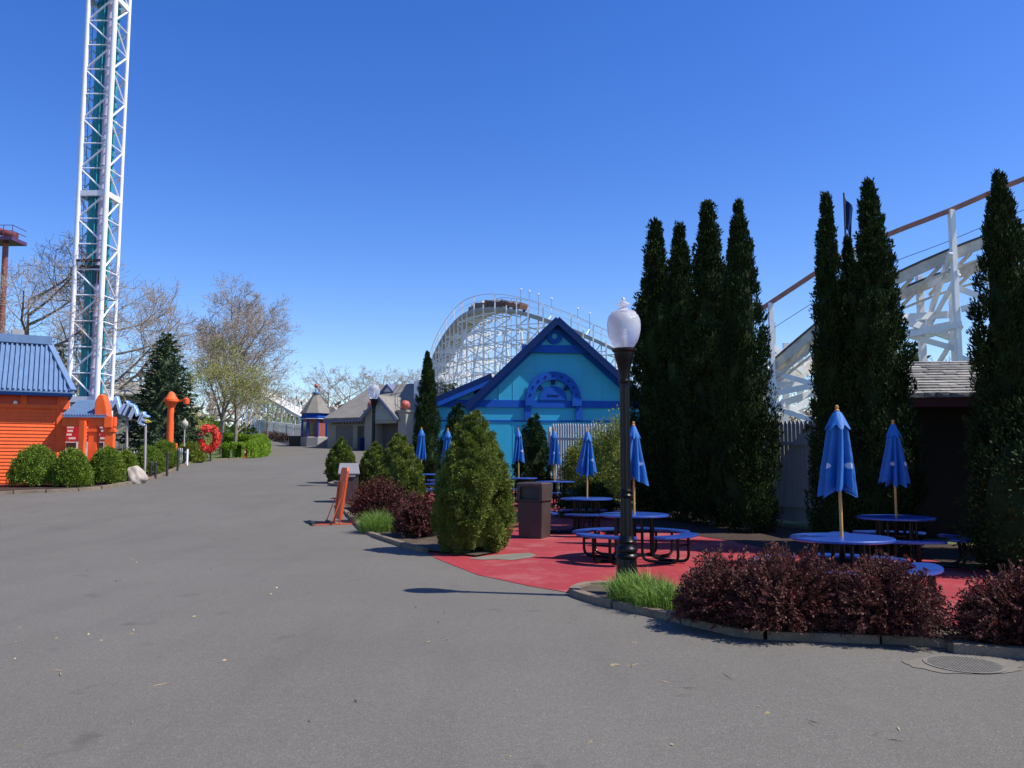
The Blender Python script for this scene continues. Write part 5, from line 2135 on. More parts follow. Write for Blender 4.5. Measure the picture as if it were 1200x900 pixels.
# roof slabs, overhanging
def slab(mb, a, b_, th, n0, n1):
    a, b_ = Vector(a), Vector(b_)
    d = (b_ - a).normalized()
    q_ = Vector((-d.y, d.x))
    if q_.y < 0:
        q_ = -q_
    BP.prism(mb, [a, b_, b_ + q_ * th, a + q_ * th], n0, n1)
def ext(a, b_, k):
    a, b_ = Vector(a), Vector(b_)
    return b_ + (b_ - a).normalized() * k
eL2 = ext(ap, eL, .55)
eR2 = ext(ap, (wr, zRw), .5)
part('roof', lambda mb: (slab(mb, (ap[0], ap[1] + .004), eL2 + Vector((0, .004)), .10, -12.3, .50), slab(mb, (ap[0], ap[1] + .004), eR2 + Vector((0, .004)), .10, -12.3, .50)), 'navy_trim', blue)
def fascia(mb):
    for e_ in (eL2, eR2):
        a = Vector(ap) + Vector((0, .02))
        d = (e_ - a).normalized()
        q_ = Vector((-d.y, d.x))
        if q_.y > 0:
            q_ = -q_
        BP.prism(mb, [a, e_, e_ + q_ * .17, a + Vector((0, -.24))], .40, .498)
part('fascia', fascia, 'navy_trim', blue)
def soffit(mb):
    for e_ in (eL, (wr, zRw)):
        a = Vector(ap) + Vector((0, -.02))
        e_ = Vector(e_)
        d = (e_ - a).normalized()
        q_ = Vector((-d.y, d.x))
        if q_.y > 0:
            q_ = -q_
        BP.prism(mb, [a, e_, e_ + q_ * .28, a + Vector((0, -.38))], .003, .06)
part('rake_board', soffit, 'blue_trim', blue)
# collar beam under the top triangle
cb0, cb1 = BP.pix(612, 413), BP.pix(684, 403)
part('collar_beam', lambda mb: BP.rect(mb, BP.pix(611, 410)[0], BP.pix(690, 410)[0], BP.pix(650, 414)[1], BP.pix(650, 405)[1], .061, .16), 'blue_trim', blue)
def tri(mb):
    z0 = BP.pix(650, 405)[1]
    BP.prism(mb, [(BP.pix(619, 405)[0], z0), (BP.pix(681, 405)[0], z0), (BP.pix(650.5, 381)[0], BP.pix(650, 381)[1])], .003, .02)
part('top_panel', tri, 'cyan_panel', blue)
# round emblem
rc_ = BP.pix(649.5, 394.5)
def disc(mb, c, r0, r1, n0, n1, a0=0.0, a1=2 * PI, k=40):
    full = abs(a1 - a0 - 2 * PI) < 1e-6
    vs, fs = [], []
    m_ = k if full else k + 1
    for n_ in (n1, n0):
        for rr in (r1, r0):
            for i in range(m_):
                a = a0 + (a1 - a0) * i / k
                vs.append(BP.P(c[0] + rr * math.cos(a), c[1] + rr * math.sin(a), n_))
    def id_(l, i):
        return l * m_ + (i % m_ if full else i)
    for i in range(k):
        o1, o2, i1, i2 = id_(0, i), id_(0, i + 1), id_(1, i), id_(1, i + 1)
        O1, O2, I1, I2 = id_(2, i), id_(2, i + 1), id_(3, i), id_(3, i + 1)
        fs += [(o1, o2, i2, i1), (O1, I1, I2, O2), (o1, O1, O2, o2), (i1, i2, I2, I1)]
    if not full:
        for i in (0, k):
            fs.append((id_(0, i), id_(1, i), id_(3, i), id_(2, i)))
    mb.add(vs, fs)
ppm = FPX / 33
em = part('round_emblem', lambda mb: disc(mb, rc_, .11, 9.2 / ppm, .021, .12), 'blue_trim', blue)
part('emblem_centre', lambda mb: disc(mb, rc_, .02, .105, .021, .08), 'cyan_panel', em)
# belt band, lower line, posts
zb0_, zb1_ = BP.pix(650, 478)[1], BP.pix(650, 469.5)[1]
part('belt_band', lambda mb: (BP.rect(mb, wl, wr, zb0_, zb1_, .003, .07)), 'blue_trim', blue)
zl0 = BP.pix(650, 493.5)[1]
part('lower_band', lambda mb: BP.rect(mb, wl, wr, zl0 - .03, zl0 + .03, .003, .03), 'blue_trim', blue)
for px, t_, b_ in ((554, 467, 493), (618, 469, 493), (678, 469, 493)):
    u_ = BP.pix(px, 480)[0]
    part('trim_post', lambda mb: BP.rect(mb, u_ - .13, u_ + .13, BP.pix(650, b_)[1] + .031, BP.pix(650, t_)[1], .071, .14), 'blue_trim', blue)
# half round ornament
hc = (BP.pix(648, 470)[0], zb1_ + .0)
ro, ri, rd = 32.5 / ppm, 23 / ppm, 16.5 / ppm
ar = part('arch', lambda mb: disc(mb, (hc[0], hc[1] + .05), ri, ro, .003, .17, 0, PI, 36), 'blue_trim', blue)
part('arch_foot', lambda mb: [BP.rect(mb, hc[0] + s_ * (ri + ro) / 2 - (ro - ri) / 2 - .03, hc[0] + s_ * (ri + ro) / 2 + (ro - ri) / 2 + .03, hc[1] - .22, hc[1] + .048, .141, .2) for s_ in (-1, 1)], 'blue_trim', ar)
def studs(mb):
    for i in range(9):
        a = PI * (i + .5) / 9
        r_ = (ri + ro) / 2
        disc(mb, (hc[0] + r_ * math.cos(a), hc[1] + .05 + r_ * math.sin(a)), .005, .045, .171, .19, k=10)
part('stud', studs, 'navy_trim', ar)
hd = part('half_disc', lambda mb: disc(mb, (hc[0], hc[1] + .02), .01, rd, .003, .10, 0, PI, 30), 'blue_trim', blue)
def spokes(mb):
    for a in (PI / 2, PI / 4 * .92, PI - PI / 4 * .92):
        p0 = Vector((hc[0] + rd * math.cos(a), hc[1] + .02 + rd * math.sin(a)))
        p1 = Vector((hc[0] + ri * math.cos(a), hc[1] + .05 + ri * math.sin(a)))
        BP.bar(mb, p0 + (p1 - p0) * .25, p1 - (p1 - p0) * .02, .15, .003, .13)
part('bracket', spokes, 'navy_trim', blue)
def script(mb):      # small unreadable raised line of lettering
    x = hc[0] - .24
    r = random.Random(3)
    for i in range(8):
        w_ = r.uniform(.03, .055)
        h_ = r.uniform(.05, .10)
        BP.rect(mb, x, x + w_, hc[1] + .16, hc[1] + .16 + h_, .101, .112)
        x += w_ + .018
part('raised_lettering', script, 'navy_trim', hd)
# seams between wall panels
def seams(mb):
    for px in (601, 627, 655, 682, 705, 730):
        u_ = BP.pix(px, 440)[0]
        zt_ = ap[1] - abs(u_ - ap[0]) * 1.02 - .45
        z0 = zb1_ if abs(u_ - hc[0]) > ro else hc[1] + .06 + math.sqrt(max(ro ** 2 - (u_ - hc[0]) ** 2, 0))
        zt_ = min(zt_, BP.pix(650, 414.5)[1])
        if zt_ > z0:
            BP.rect(mb, u_ - .008, u_ + .008, z0, zt_, .001, .012)
        if px in (682, 730, 655, 601):
            BP.rect(mb, u_ - .008, u_ + .008, gz, zl0 - .031, .001, .012)
    for py in (438,):
        z_ = BP.pix(650, py)[1]
        BP.rect(mb, BP.pix(592, py)[0], BP.pix(706, py)[0], z_ - .008, z_ + .008, .001, .0125)
part('panel_seam', seams, 'cyan_wall', blue, fix=False)
for px in (585, 617.5):
    u_ = BP.pix(px, 462)[0]
    part('thin_pipe', lambda mb: BP.rect(mb, u_ - .02, u_ + .02, zb1_, BP.pix(650, 453)[1], .003, .04), 'cyan_panel', blue)
# lean-to roof at the left
def lean(mb):
    a, b_ = Vector(w1) + Vector((-.15, -.05)), Vector(w2)
    slab(mb, a, b_, .22, -10.2, .28)
part('lean_to_roof', lean, 'navy_trim', blue)
part('lean_to_fascia', lambda mb: BP.bar(mb, Vector(w1) + Vector((-.1, -.12)), Vector(w2) + Vector((0, -.10)), .16, .281, .33), 'blue_trim', blue)

# ------------------------------------------------------------------ grey-white picket fence
picket_fence('picket_fence', (1.45, 29.3), (6.2, 21.0), 2.42, 'grey_fence', 'tall weathered picket fence between the blue building and the cypresses', pw=.10, gap=.055, seed=4, backside=-1, group='tall picket fences behind the patio')
picket_fence('picket_fence', (6.25, 20.9), (8.6, 17.9), 2.5, 'grey_fence', 'tall grey picket fence seen in the gap between two cypresses', pw=.10, gap=.012, seed=5, backside=-1, group='tall picket fences behind the patio')
A, B = gat(352, 84.6), (-40.2, 126)
picket_fence('picket_fence', (A.x + .2, A.y), B, 2.1, 'grey_fence', 'long grey fence climbing beside the far road', pw=.2, gap=.09, seed=6, backside=1, post=5)

# ================================================================== dark shingled hut at the right
KP = Plane((8.05, 16.6), R(-6))
dk = empty('shingled_hut', (8.05, 16.6, g(16.6)), 'dark hut with grey shingle roof and red fascia behind the right cypresses', 'hut')
zE = KP.pix(1100, 463)[1]
gz = g(17) - .2
u0 = KP.pix(1052, 470)[0]
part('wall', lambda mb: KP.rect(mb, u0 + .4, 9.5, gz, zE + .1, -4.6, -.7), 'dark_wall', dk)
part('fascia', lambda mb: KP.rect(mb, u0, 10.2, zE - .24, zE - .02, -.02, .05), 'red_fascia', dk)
zR = KP.pix(1100, 424, -2.5)[1]
def roofk(mb):
    n = 13
    r = random.Random(3)
    for i in range(n):
        t0, t1 = i / n, (i + 1) / n
        nA, nB = .08 - 2.58 * t0, .08 - 2.58 * t1
        zA, zB = zE + (zR - zE) * t0, zE + (zR - zE) * t1
        x = u0 - .1
        while x < 10.2:
            w_ = r.uniform(.22, .42)
            k = r.uniform(0, .02)
            mb.prism([KP.P(x, zA + .035 + k, nA + r.uniform(0, .02)), KP.P(x + w_ - .008, zA + .035 + k, nA), KP.P(x + w_ - .008, zB + .012, nB), KP.P(x, zB + .012, nB)],
                     [KP.P(x, zA - .05, nA), KP.P(x + w_ - .008, zA - .05, nA), KP.P(x + w_ - .008, zB - .05, nB), KP.P(x, zB - .05, nB)])
            x += w_
    mb.prism([KP.P(u0 - .1, zR, -2.51), KP.P(10.2, zR, -2.51), KP.P(10.2, zE, -5.2), KP.P(u0 - .1, zE, -5.2)],
             [KP.P(u0 - .1, zR - .1, -2.51), KP.P(10.2, zR - .1, -2.51), KP.P(10.2, zE - .1, -5.2), KP.P(u0 - .1, zE - .1, -5.2)])
part('roof', roofk, 'shingle', dk, fix=False)
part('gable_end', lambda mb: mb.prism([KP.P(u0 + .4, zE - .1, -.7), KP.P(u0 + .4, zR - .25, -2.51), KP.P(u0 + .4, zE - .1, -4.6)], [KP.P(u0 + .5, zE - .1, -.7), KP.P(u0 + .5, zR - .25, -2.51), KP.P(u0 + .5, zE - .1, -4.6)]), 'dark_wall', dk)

# flagpole between the cypresses
fp0 = gat(1001, 26)
fl = empty('flagpole', fp0, 'thin dark flagpole with a limp flag between two tall cypresses', 'flagpole')
zt_ = at(1001, 226, 26).z
part('pole', lambda mb: mb.tube([fp0, Vector((fp0.x, 26, zt_))], [.05, .03], 8), 'dark_grey', fl, smooth=True)
def flag(mb):
    vs = []
    for i in range(5):
        for j in range(7):
            u_, v_ = i / 4, j / 6
            vs.append((fp0.x + .03 + u_ * .26 * (1 - .45 * v_), 26 + .05 * math.sin(7 * u_ + 3 * v_), zt_ - .15 - v_ * 1.05 - u_ * .35))
    fs = [(i * 7 + j, i * 7 + j + 1, (i + 1) * 7 + j + 1, (i + 1) * 7 + j) for i in range(4) for j in range(6)]
    mb.add(vs, fs)
part('flag', flag, 'navy_trim', fl, smooth=True)

# ================================================================== wooden coaster at the right
rc2 = empty('wooden_coaster', gat(1118, 29), 'white wooden roller coaster track rising to the right above the dark hut', 'roller coaster')
path = [(840, 478, 35.5), (880, 445, 34.2), (905, 425, 33.4), (940, 395, 32.4), (990, 355, 31.2), (1050, 322, 30.3), (1115, 293, 29.5), (1170, 273, 29.0), (1240, 255, 28.5), (1300, 245, 28.2)]
near = smooth_line([at(*p_) for p_ in path], .45)
far_ = []
for p_ in near:
    far_.append(p_ + Vector((-.40, 1.5, -.85)))
def ribbon(mb, line, w_, h_, dz=0.0):
    for a, b_ in zip(line, line[1:]):
        mb.bar(a + Vector((0, 0, dz)), b_ + (b_ - a).normalized() * .01 + Vector((0, 0, dz)), w_, h_)
part('near_stringer', lambda mb: ribbon(mb, near, .12, .38, -.19), 'track_wood', rc2, fix=False)
part('far_stringer', lambda mb: ribbon(mb, far_, .12, .38, -.19), 'track_wood', rc2, fix=False)
part('near_rail', lambda mb: ribbon(mb, near, .22, .07, .045), 'track_steel', rc2, fix=False)
part('far_rail', lambda mb: ribbon(mb, far_, .22, .07, .045), 'track_steel', rc2, fix=False)
part('near_lower_chord', lambda mb: ribbon(mb, [p_ + Vector((0, -.12, -.74)) for p_ in near], .08, .08), 'track_wood', rc2, fix=False)
part('far_lower_chord', lambda mb: ribbon(mb, [p_ + Vector((0, .12, -.74)) for p_ in far_], .08, .08), 'track_wood', rc2, fix=False)
k = 0
for i in range(2, len(near) - 1, 2):
    a, b_ = near[i], far_[i]
    d = (b_ - a).normalized()
    dz = Vector((0, 0, -.45))
    part('cross_tie', lambda mb: mb.bar(a - d * .15 + dz, b_ + d * .45 + dz, .085, .11), 'track_wood', rc2)
# bents
def nearest(px):
    best = None
    for i, p_ in enumerate(near):
        x = 600 + FPX * p_.x / p_.y
        if best is None or abs(x - px) < best[0]:
            best = (abs(x - px), i)
    return best[1]
hand = []
for px, hpy in ((850, 392), (912, 355), (1012, 292), (1118, 246), (1215, 208), (1290, 186)):
    i = nearest(px)
    a, b_ = near[i], far_[i]
    n_ = Vector((-.10, -.30, 0))
    foot = Vector((a.x, a.y, g(a.y) - .1)) + n_
    Dp = foot.y
    top = at(px, hpy, Dp)
    top.x = foot.x
    hand.append(top)
    part('post', lambda mb: mb.bar(foot, top, .21, .19, up=(1, 0, 0)), 'white_paint', rc2, bevel=.01)
    f2 = Vector((b_.x + .1, b_.y + .35, g(b_.y) - .1))
    part('post', lambda mb: mb.bar(f2, Vector((f2.x, f2.y, b_.z + .3)), .22, .22, up=(1, 0, 0)), 'white_paint', rc2, bevel=.01)
    f3 = Vector((a.x + .35, a.y + .75, g(a.y) - .1))
    part('post', lambda mb: mb.bar(f3, Vector((f3.x, f3.y, (a.z + b_.z) / 2 - .85)), .20, .20, up=(1, 0, 0)), 'white_paint', rc2, bevel=.01)
    zs_ = [a.z - .95 - j * 1.9 for j in range(6) if a.z - .95 - j * 1.9 > g(a.y) + .4]
    for z in zs_:
        part('ledger', lambda mb: mb.bar(Vector((foot.x + .05, foot.y - .16, z)), Vector((f2.x + .05, f2.y + .3, z - .1)), .10, .20), 'white_paint', rc2)
    for z in zs_[:-1]:
        part('brace', lambda mb: mb.bar(Vector((foot.x + .16, foot.y, z)), Vector((f2.x + .16, f2.y, z - 1.8)), .08, .18), 'white_paint', rc2)
    part('outrigger', lambda mb: mb.bar(Vector((foot.x - .15, foot.y - .1, a.z - .2)), Vector((f2.x + .4, f2.y + .8, b_.z - 2.0)), .12, .24), 'white_paint', rc2)
hl = smooth_line(hand, .8)
part('handrail', lambda mb: ribbon(mb, hl, .10, .17), 'rust_rail', rc2, fix=False)
part('guy_wire', lambda mb: mb.tube([p_ + Vector((0, .1, -1.1)) for p_ in hl], .012, 4), 'track_steel', rc2)
# sway braces between the bents
bl = [(850, 912), (912, 1012), (1012, 1118), (1118, 1215)]
for pa, pb_ in bl:
    a, b_ = near[nearest(pa)], near[nearest(pb_)]
    for f in (.74, .45):
        za, zb_ = g(a.y) + (min(a.z, b_.z) - g(a.y)) * f, g(b_.y) + (min(a.z, b_.z) - g(b_.y)) * f + .5
        part('sway_brace', lambda mb: mb.bar(Vector((a.x, a.y - .45, za)), Vector((b_.x, b_.y - .45, zb_)), .09, .22), 'white_paint', rc2)
        part('sway_brace', lambda mb: mb.bar(Vector((a.x, a.y - .10, zb_ + .4)), Vector((b_.x, b_.y - .10, za - .4)), .09, .20), 'white_paint', rc2)

# lower return track curling under the climbing one, and its beams
low = smooth_line([at(*p_) for p_ in ((880, 492, 37.5), (900, 462, 37), (920, 440, 37), (945, 424, 37.4), (975, 412, 38), (1010, 402, 38.6))], .5)
part('return_track', lambda mb: ribbon(mb, low, .9, .5, -.25), 'track_wood', rc2, fix=False)
part('return_handrail', lambda mb: ribbon(mb, [p_ + Vector((0, -.5, .9)) for p_ in low], .08, .12), 'white_paint', rc2, fix=False)
for x0, y0, x1, y1, D in ((896, 452, 958, 449, 33.2), (896, 481, 955, 459, 33.0), (900, 402, 942, 436, 35.0), (905, 378, 905, 500, 36.5), (921, 402, 921, 500, 35.6), (938, 410, 938, 505, 36.8),
                          (898, 430, 944, 392, 34.6), (900, 496, 948, 470, 36.4), (915, 470, 950, 498, 36.2), (1058, 372, 1120, 368, 30.5), (1056, 374, 1116, 396, 30.4), (1056, 392, 1116, 380, 30.6)):
    part('brace', lambda mb: mb.bar(at(x0, y0, D), at(x1, y1, D + .3), .13, .26), 'white_paint', rc2)

# ================================================================== big white coaster hill behind the blue building
ch = empty('wooden_coaster', gat(575, 72), 'white lattice coaster hill with a train on top behind the blue building', 'roller coaster')
pts = [(800, 449, 66), (760, 431, 67), (730, 412, 68), (700, 398, 69), (660, 381, 70), (625, 369, 71), (602, 363, 72), (578, 361.5, 73.5), (560, 366, 76), (545, 377, 79), (531, 395, 82.5), (520, 416, 86), (512, 440, 89.5), (507, 462, 92)]
cl = smooth_line([at(*p_) for p_ in pts], 1.0)
def lat_vec(i, line):
    d = line[min(i + 1, len(line) - 1)] - line[max(i - 1, 0)]
    d.z = 0
    d.normalize()
    return Vector((-d.y, d.x, 0))
W_ = 1.15
Ls = [p_ + lat_vec(i, cl) * W_ for i, p_ in enumerate(cl)]
Rs = [p_ - lat_vec(i, cl) * W_ for i, p_ in enumerate(cl)]
# which side faces the viewer
part('track_bed', lambda mb: [mb.prism([l0, r0_, r1_, l1], [v + Vector((0, 0, -.32)) for v in (l0, r0_, r1_, l1)]) for l0, r0_, r1_, l1 in zip(Ls, Rs, Rs[1:], Ls[1:])], 'walk_grey', ch, fix=False)
for nm, ln in (('handrail', Ls), ('handrail', Rs)):
    part(nm, lambda mb: ribbon(mb, [p_ + Vector((0, 0, 1.15)) for p_ in ln], .055, .055), 'white_paint', ch, fix=False)
    part('midrail', lambda mb: ribbon(mb, [p_ + Vector((0, 0, .6)) for p_ in ln], .03, .03), 'white_paint', ch, fix=False)
for i in range(0, len(cl)):
    l_, r_ = Ls[i], Rs[i]
    lv = lat_vec(i, cl)
    def bent(mb):
        z0 = g(cl[i].y)
        for p_, s_ in ((l_, 1), (r_, -1)):
            mb.bar(Vector((p_.x, p_.y, z0)), p_ + Vector((0, 0, (1.15 if i % 2 else .2))), .11)
            hgt = p_.z - z0
            if i % 2 == 0 and hgt > 4:
                q_ = p_ + lv * s_ * hgt * .22
                mb.bar(Vector((q_.x, q_.y, z0)), p_ - Vector((0, 0, hgt * .12)), .09)
        z = z0 + 1.8
        kk = 0
        while z < l_.z - .3:
            s0 = max(0, (1 - (z - z0) / max(.1, l_.z - z0)) * .2 * (l_.z - z0)) if i % 2 == 0 else 0
            mb.bar(Vector((l_.x, l_.y, z)) + lv * s0, Vector((r_.x, r_.y, z)) - lv * s0, .05, .09)
            if kk % 2 == i % 2:
                mb.bar(Vector((l_.x, l_.y, z)), Vector((r_.x, r_.y, z + 1.3)), .045, .08)
            z += 1.3
            kk += 1
    part('support_bent', bent, 'white_paint', ch, fix=False)
for side, ln in enumerate((Ls, Rs)):
    def longi(mb):
        z = g(80) - .3
        kk = 0
        while z < 20:
            for i in range(len(ln) - 1):
                a, b_ = ln[i], ln[i + 1]
                if z < min(a.z, b_.z) - .5 and z > min(g(a.y), g(b_.y)):
                    mb.bar(Vector((a.x, a.y, z)), Vector((b_.x, b_.y, z)), .05, .085)
                if (i + kk + side) % 2 == 0 and i + 2 < len(ln):
                    c_ = ln[i + 2]
                    if z + 1.7 < min(a.z, c_.z) and z > min(g(a.y), g(c_.y)):
                        mb.bar(Vector((a.x, a.y, z)), Vector((c_.x, c_.y, z + 1.35)), .045, .075)
            z += 1.35
            kk += 1
    part('lattice_side', longi, 'white_paint', ch, fix=False)
for px in (597, 612, 632, 651, 669, 689, 711):
    best = min(range(len(cl)), key=lambda i: abs(600 + FPX * cl[i].x / cl[i].y - px))
    p_ = Rs[best] if Rs[best].y > Ls[best].y else Ls[best]
    lm = part('light_mast', lambda mb: mb.bar(p_, p_ + Vector((0, 0, 2.0)), .055), 'walk_grey', ch)
    part('lamp_head', lambda mb: mb.lathe([(.05, 2.0), (.10, 2.03), (.10, 2.11), (0, 2.16)], p_, 10), 'poster_white', lm)
# the train
i0 = min(range(len(cl)), key=lambda i: abs(600 + FPX * cl[i].x / cl[i].y - 608))
tr_line = smooth_line([c + Vector((0, 0, 0)) for c in cl[i0:i0 + 7]], .25)
trn = empty('coaster_train', tr_line[0], 'dark brown coaster train with orange nose on top of the white hill', 'train')
L_c = 1.75
acc = 0.0
cars = []
st = tr_line[0]
for a in tr_line:
    if (a - st).length >= L_c:
        cars.append((st, a))
        st = a
for ci, (a, b_) in enumerate(cars[:4]):
    d = (b_ - a).normalized()
    up_ = Vector((0, 0, 1))
    s_ = d.cross(up_).normalized()
    u_ = s_.cross(d).normalized()
    def P_(x, y, z):
        return a + d * x + s_ * y + u_ * z
    def car(mb):
        prof = [(.05, .2), (1.6, .2), (1.65, .4), (1.5, .68), (1.3, .58), (.95, .55), (.85, .78), (.70, .56), (.3, .54), (.15, .78), (.02, .70)]
        mb.prism([P_(x, .6, z) for x, z in prof], [P_(x, -.6, z) for x, z in prof])
    cr = part('car', car, 'coach_orange' if ci == 0 else 'coach_brown', trn)
    for x in (.3, 1.35):
        part('wheel', lambda mb: [mb.tube([P_(x, y, .16), P_(x, y + .08, .16)], .15, 10) for y in (-.62, .54)], 'dark_grey', cr)
    for x in (.45, 1.12):
        part('lap_bar', lambda mb: mb.tube([P_(x, -.5, .72), P_(x, .5, .72)], .04, 6), 'walk_grey', cr)

# ================================================================== tan building with hip roof, gable and garage doors
TB = Plane((-17.9, 80.0), math.atan2(-6, 11))
gz = 2.0
tb = empty('tan_building', (-12.5, 77, g(77)), 'long tan building with grey shingle hip roof and dark garage doors', 'building')
tu0 = TB.pix(384, 500)[0]
tu1 = TB.pix(520, 500)[0]
ze_ = TB.pix(400, 490)[1]
part('wall', lambda mb: TB.rect(mb, tu0, tu1, gz, ze_, -9, 0), 'tan_wall', tb)
def troof(mb):
    e0_, e1_ = TB.pix(379, 490, .6)[0], tu1 + .6
    ru0, rz = TB.pix(436, 452, -4.5)
    ru1 = TB.pix(520, 452, -4.5)[0]
    A, B = TB.P(e0_, ze_, .6), TB.P(e1_, ze_, .6)
    C, D_ = TB.P(ru1, rz, -4.5), TB.P(ru0, rz, -4.5)
    Eb, Fb = TB.P(e0_, ze_, -9.6), TB.P(e1_, ze_, -9.6)
    th = Vector((0, 0, -.18))
    for f_ in ([A, B, C, D_], [Eb, A, D_], [B, Fb, C], [Fb, Eb, D_, C]):
        mb.prism(f_, [v + th for v in f_])
part('roof', troof, 'shingle_dark', tb)
part('eave_board', lambda mb: TB.rect(mb, TB.pix(379, 490, .6)[0], tu1 + .5, ze_ - .42, ze_ - .2, .5, .62), 'slate_blue', tb)
zd0, zd1 = gz + .1, TB.pix(420, 498)[1]
for px0, px1 in ((393.5, 413), (442, 465.5), (477, 492)):
    d0, d1 = TB.pix(px0, 510, .02)[0], TB.pix(px1, 510, .02)[0]
    dr = part('garage_door', lambda mb: TB.rect(mb, d0, d1, zd0, zd1, .003, .03), 'garage_door', tb)
    part('slat', lambda mb: [TB.rect(mb, d0, d1, zd1 - .45 * j - .03, zd1 - .45 * j, .031, .05) for j in range(1, 7)], 'garage_door', dr)
d0, d1 = TB.pix(419, 510)[0], TB.pix(426, 510)[0]
part('door', lambda mb: TB.rect(mb, d0, d1, zd0, zd1 - .1, .003, .03), 'dark_grey', tb)
# decorative slats under the eave
for j in range(14):
    part('frieze_slat', lambda mb: TB.rect(mb, TB.pix(390, 500)[0] + j * .36, TB.pix(390, 500)[0] + j * .36 + .08, zd1 + .08, ze_ - .45, .003, .06), 'navy_trim', tb)
# projecting gable front
gn = 1.6
ga = TB.pix(447, 467, gn)
gl_ = TB.pix(429, 489, gn)
gr_ = TB.pix(465, 489, gn)
part('gable_front', lambda mb: TB.prism(mb, [(gl_[0], gl_[1] - .2), (gr_[0], gr_[1] - .2), ga], -1, gn), 'pale_blue_grey', tb)
part('gable_lintel', lambda mb: TB.rect(mb, gl_[0], gr_[0], zd1, gl_[1] - .201, .05, gn - .02), 'tan_wall', tb)
def grf(mb):
    for e_ in (gl_, gr_):
        a, b_ = Vector(ga), Vector(e_)
        d = (b_ - a).normalized()
        b_ = b_ + d * .5
        q_ = Vector((-d.y, d.x))
        if q_.y < 0:
            q_ = -q_
        TB.prism(mb, [a + q_ * .003, b_ + q_ * .003, b_ + q_ * .22, a + Vector((0, .3))], -3.5, gn + .5)
part('gable_roof', grf, 'shingle_dark', tb)
def gfa(mb):
    for e_ in (gl_, gr_):
        a, b_ = Vector(ga) + Vector((0, .1)), Vector(e_)
        d = (b_ - a).normalized()
        TB.bar(mb, a, b_ + d * .5, .22, gn + .501, gn + .56)
part('gable_fascia', gfa, 'slate_blue', tb)
for px in (433, 472):
    u_, z_ = TB.pix(px, 481, gn)
    pl = part('pilaster', lambda mb: (TB.rect(mb, u_ - .42, u_ + .42, gz, z_ - .15, .08, gn + .1), TB.rect(mb, u_ - .55, u_ + .55, z_ - .149, z_ + .05, .02, gn + .2)), 'tan_wall', tb)
    part('ball_finial', lambda mb: mb.lathe([(.02, 0)] + [(.46 * math.sin(PI * j / 12), .44 - .46 * math.cos(PI * j / 12)) for j in range(1, 12)] + [(0, .9)], TB.P(u_, z_ + .051, gn - .4), 18), 'red_ball', pl, smooth=True)
# white dormer on the ridge
dm = TB.pix(455, 451, -3.4)
part('dormer', lambda mb: TB.prism(mb, [(dm[0] - 1.0, dm[1] - 1.2), (dm[0] + 1.0, dm[1] - 1.2), (dm[0], dm[1] - .15)], -5.5, -3.3), 'poster_white', tb)
def drf(mb):
    for s_ in (-1, 1):
        a, b_ = Vector((dm[0], dm[1] - .14)), Vector((dm[0] + s_ * 1.35, dm[1] - 1.5))
        d = (b_ - a).normalized()
        q_ = Vector((-d.y, d.x))
        if q_.y < 0:
            q_ = -q_
        TB.prism(mb, [a, b_, b_ + q_ * .2, a + Vector((0, .25))], -5.6, -3.1)
part('dormer_roof', drf, 'slate_blue', tb)
part('cupola_post', lambda mb: TB.rect(mb, TB.pix(488, 470, -2)[0] - .3, TB.pix(488, 470, -2)[0] + .3, ze_ + 1, TB.pix(488, 446, -2)[1], -2.6, -2.0), 'poster_white', tb)
# dark bins before the doors
for i, px in enumerate((424, 428)):
    p_ = TB.P(TB.pix(px, 520, 1.2)[0], 0, 1.0)
    p_.z = g(p_.y)
    o = part('waste_drum', lambda mb: mb.lathe([(.30, 0), (.33, .1), (.35, .95), (.38, 1.0), (.3, 1.1), (0, 1.18)], p_, 16), 'navy_trim', None, smooth=True)
    tag(o, ('dark drum by the small door of the tan building, left one', 'dark drum by the small door of the tan building, right one')[i], 'bin', 'dark drums by the tan building')

# ------------------------------------------------------------------ turret kiosk
k0 = gat(369, 83.5)
zb_ = at(369, 521, 83.5).z
ks = empty('turret_kiosk', (k0.x, k0.y, zb_), 'small brick and blue octagonal kiosk with pointed shingle roof and red ball', 'kiosk')
k0 = Vector((k0.x, k0.y, zb_))
def Z(py):
    return at(369, py, 83.5).z - zb_
rr = 1.32
rot = PI / 8
def octa(mb, prof):
    vs, fs = [], []
    for r_, z in prof:
        for j in range(8):
            a = rot + j * PI / 4
            vs.append(k0 + Vector((r_ * math.cos(a), r_ * math.sin(a), z)))
    for i in range(len(prof) - 1):
        for j in range(8):
            j2 = (j + 1) % 8
            fs.append((i * 8 + j, i * 8 + j2, (i + 1) * 8 + j2, (i + 1) * 8 + j))
    fs.append(tuple(range(7, -1, -1)))
    fs.append(tuple((len(prof) - 1) * 8 + j for j in range(8)))
    mb.add(vs, fs)
part('base', lambda mb: octa(mb, [(rr + .12, -1.0), (rr + .12, Z(513)), (rr + .04, Z(512))]), 'stone_base', ks)
part('wall', lambda mb: octa(mb, [(rr, Z(512)), (rr, Z(491))]), 'red_brick', ks)
for j in range(8):
    a = rot + j * PI / 4
    part('corner_column', lambda mb: mb.bar(k0 + Vector(((rr + .03) * math.cos(a), (rr + .03) * math.sin(a), Z(511.9))), k0 + Vector(((rr + .03) * math.cos(a), (rr + .03) * math.sin(a), Z(491))), .17), 'blue_trim', ks)
part('cornice', lambda mb: octa(mb, [(rr + .2, Z(490.9)), (rr + .25, Z(489)), (rr + .12, Z(488)), (rr + .12, Z(485.5)), (rr + .32, Z(485))]), 'blue_trim', ks)
part('cornice_line', lambda mb: octa(mb, [(rr + .28, Z(491.6)), (rr + .28, Z(491))]), 'poster_white', ks)
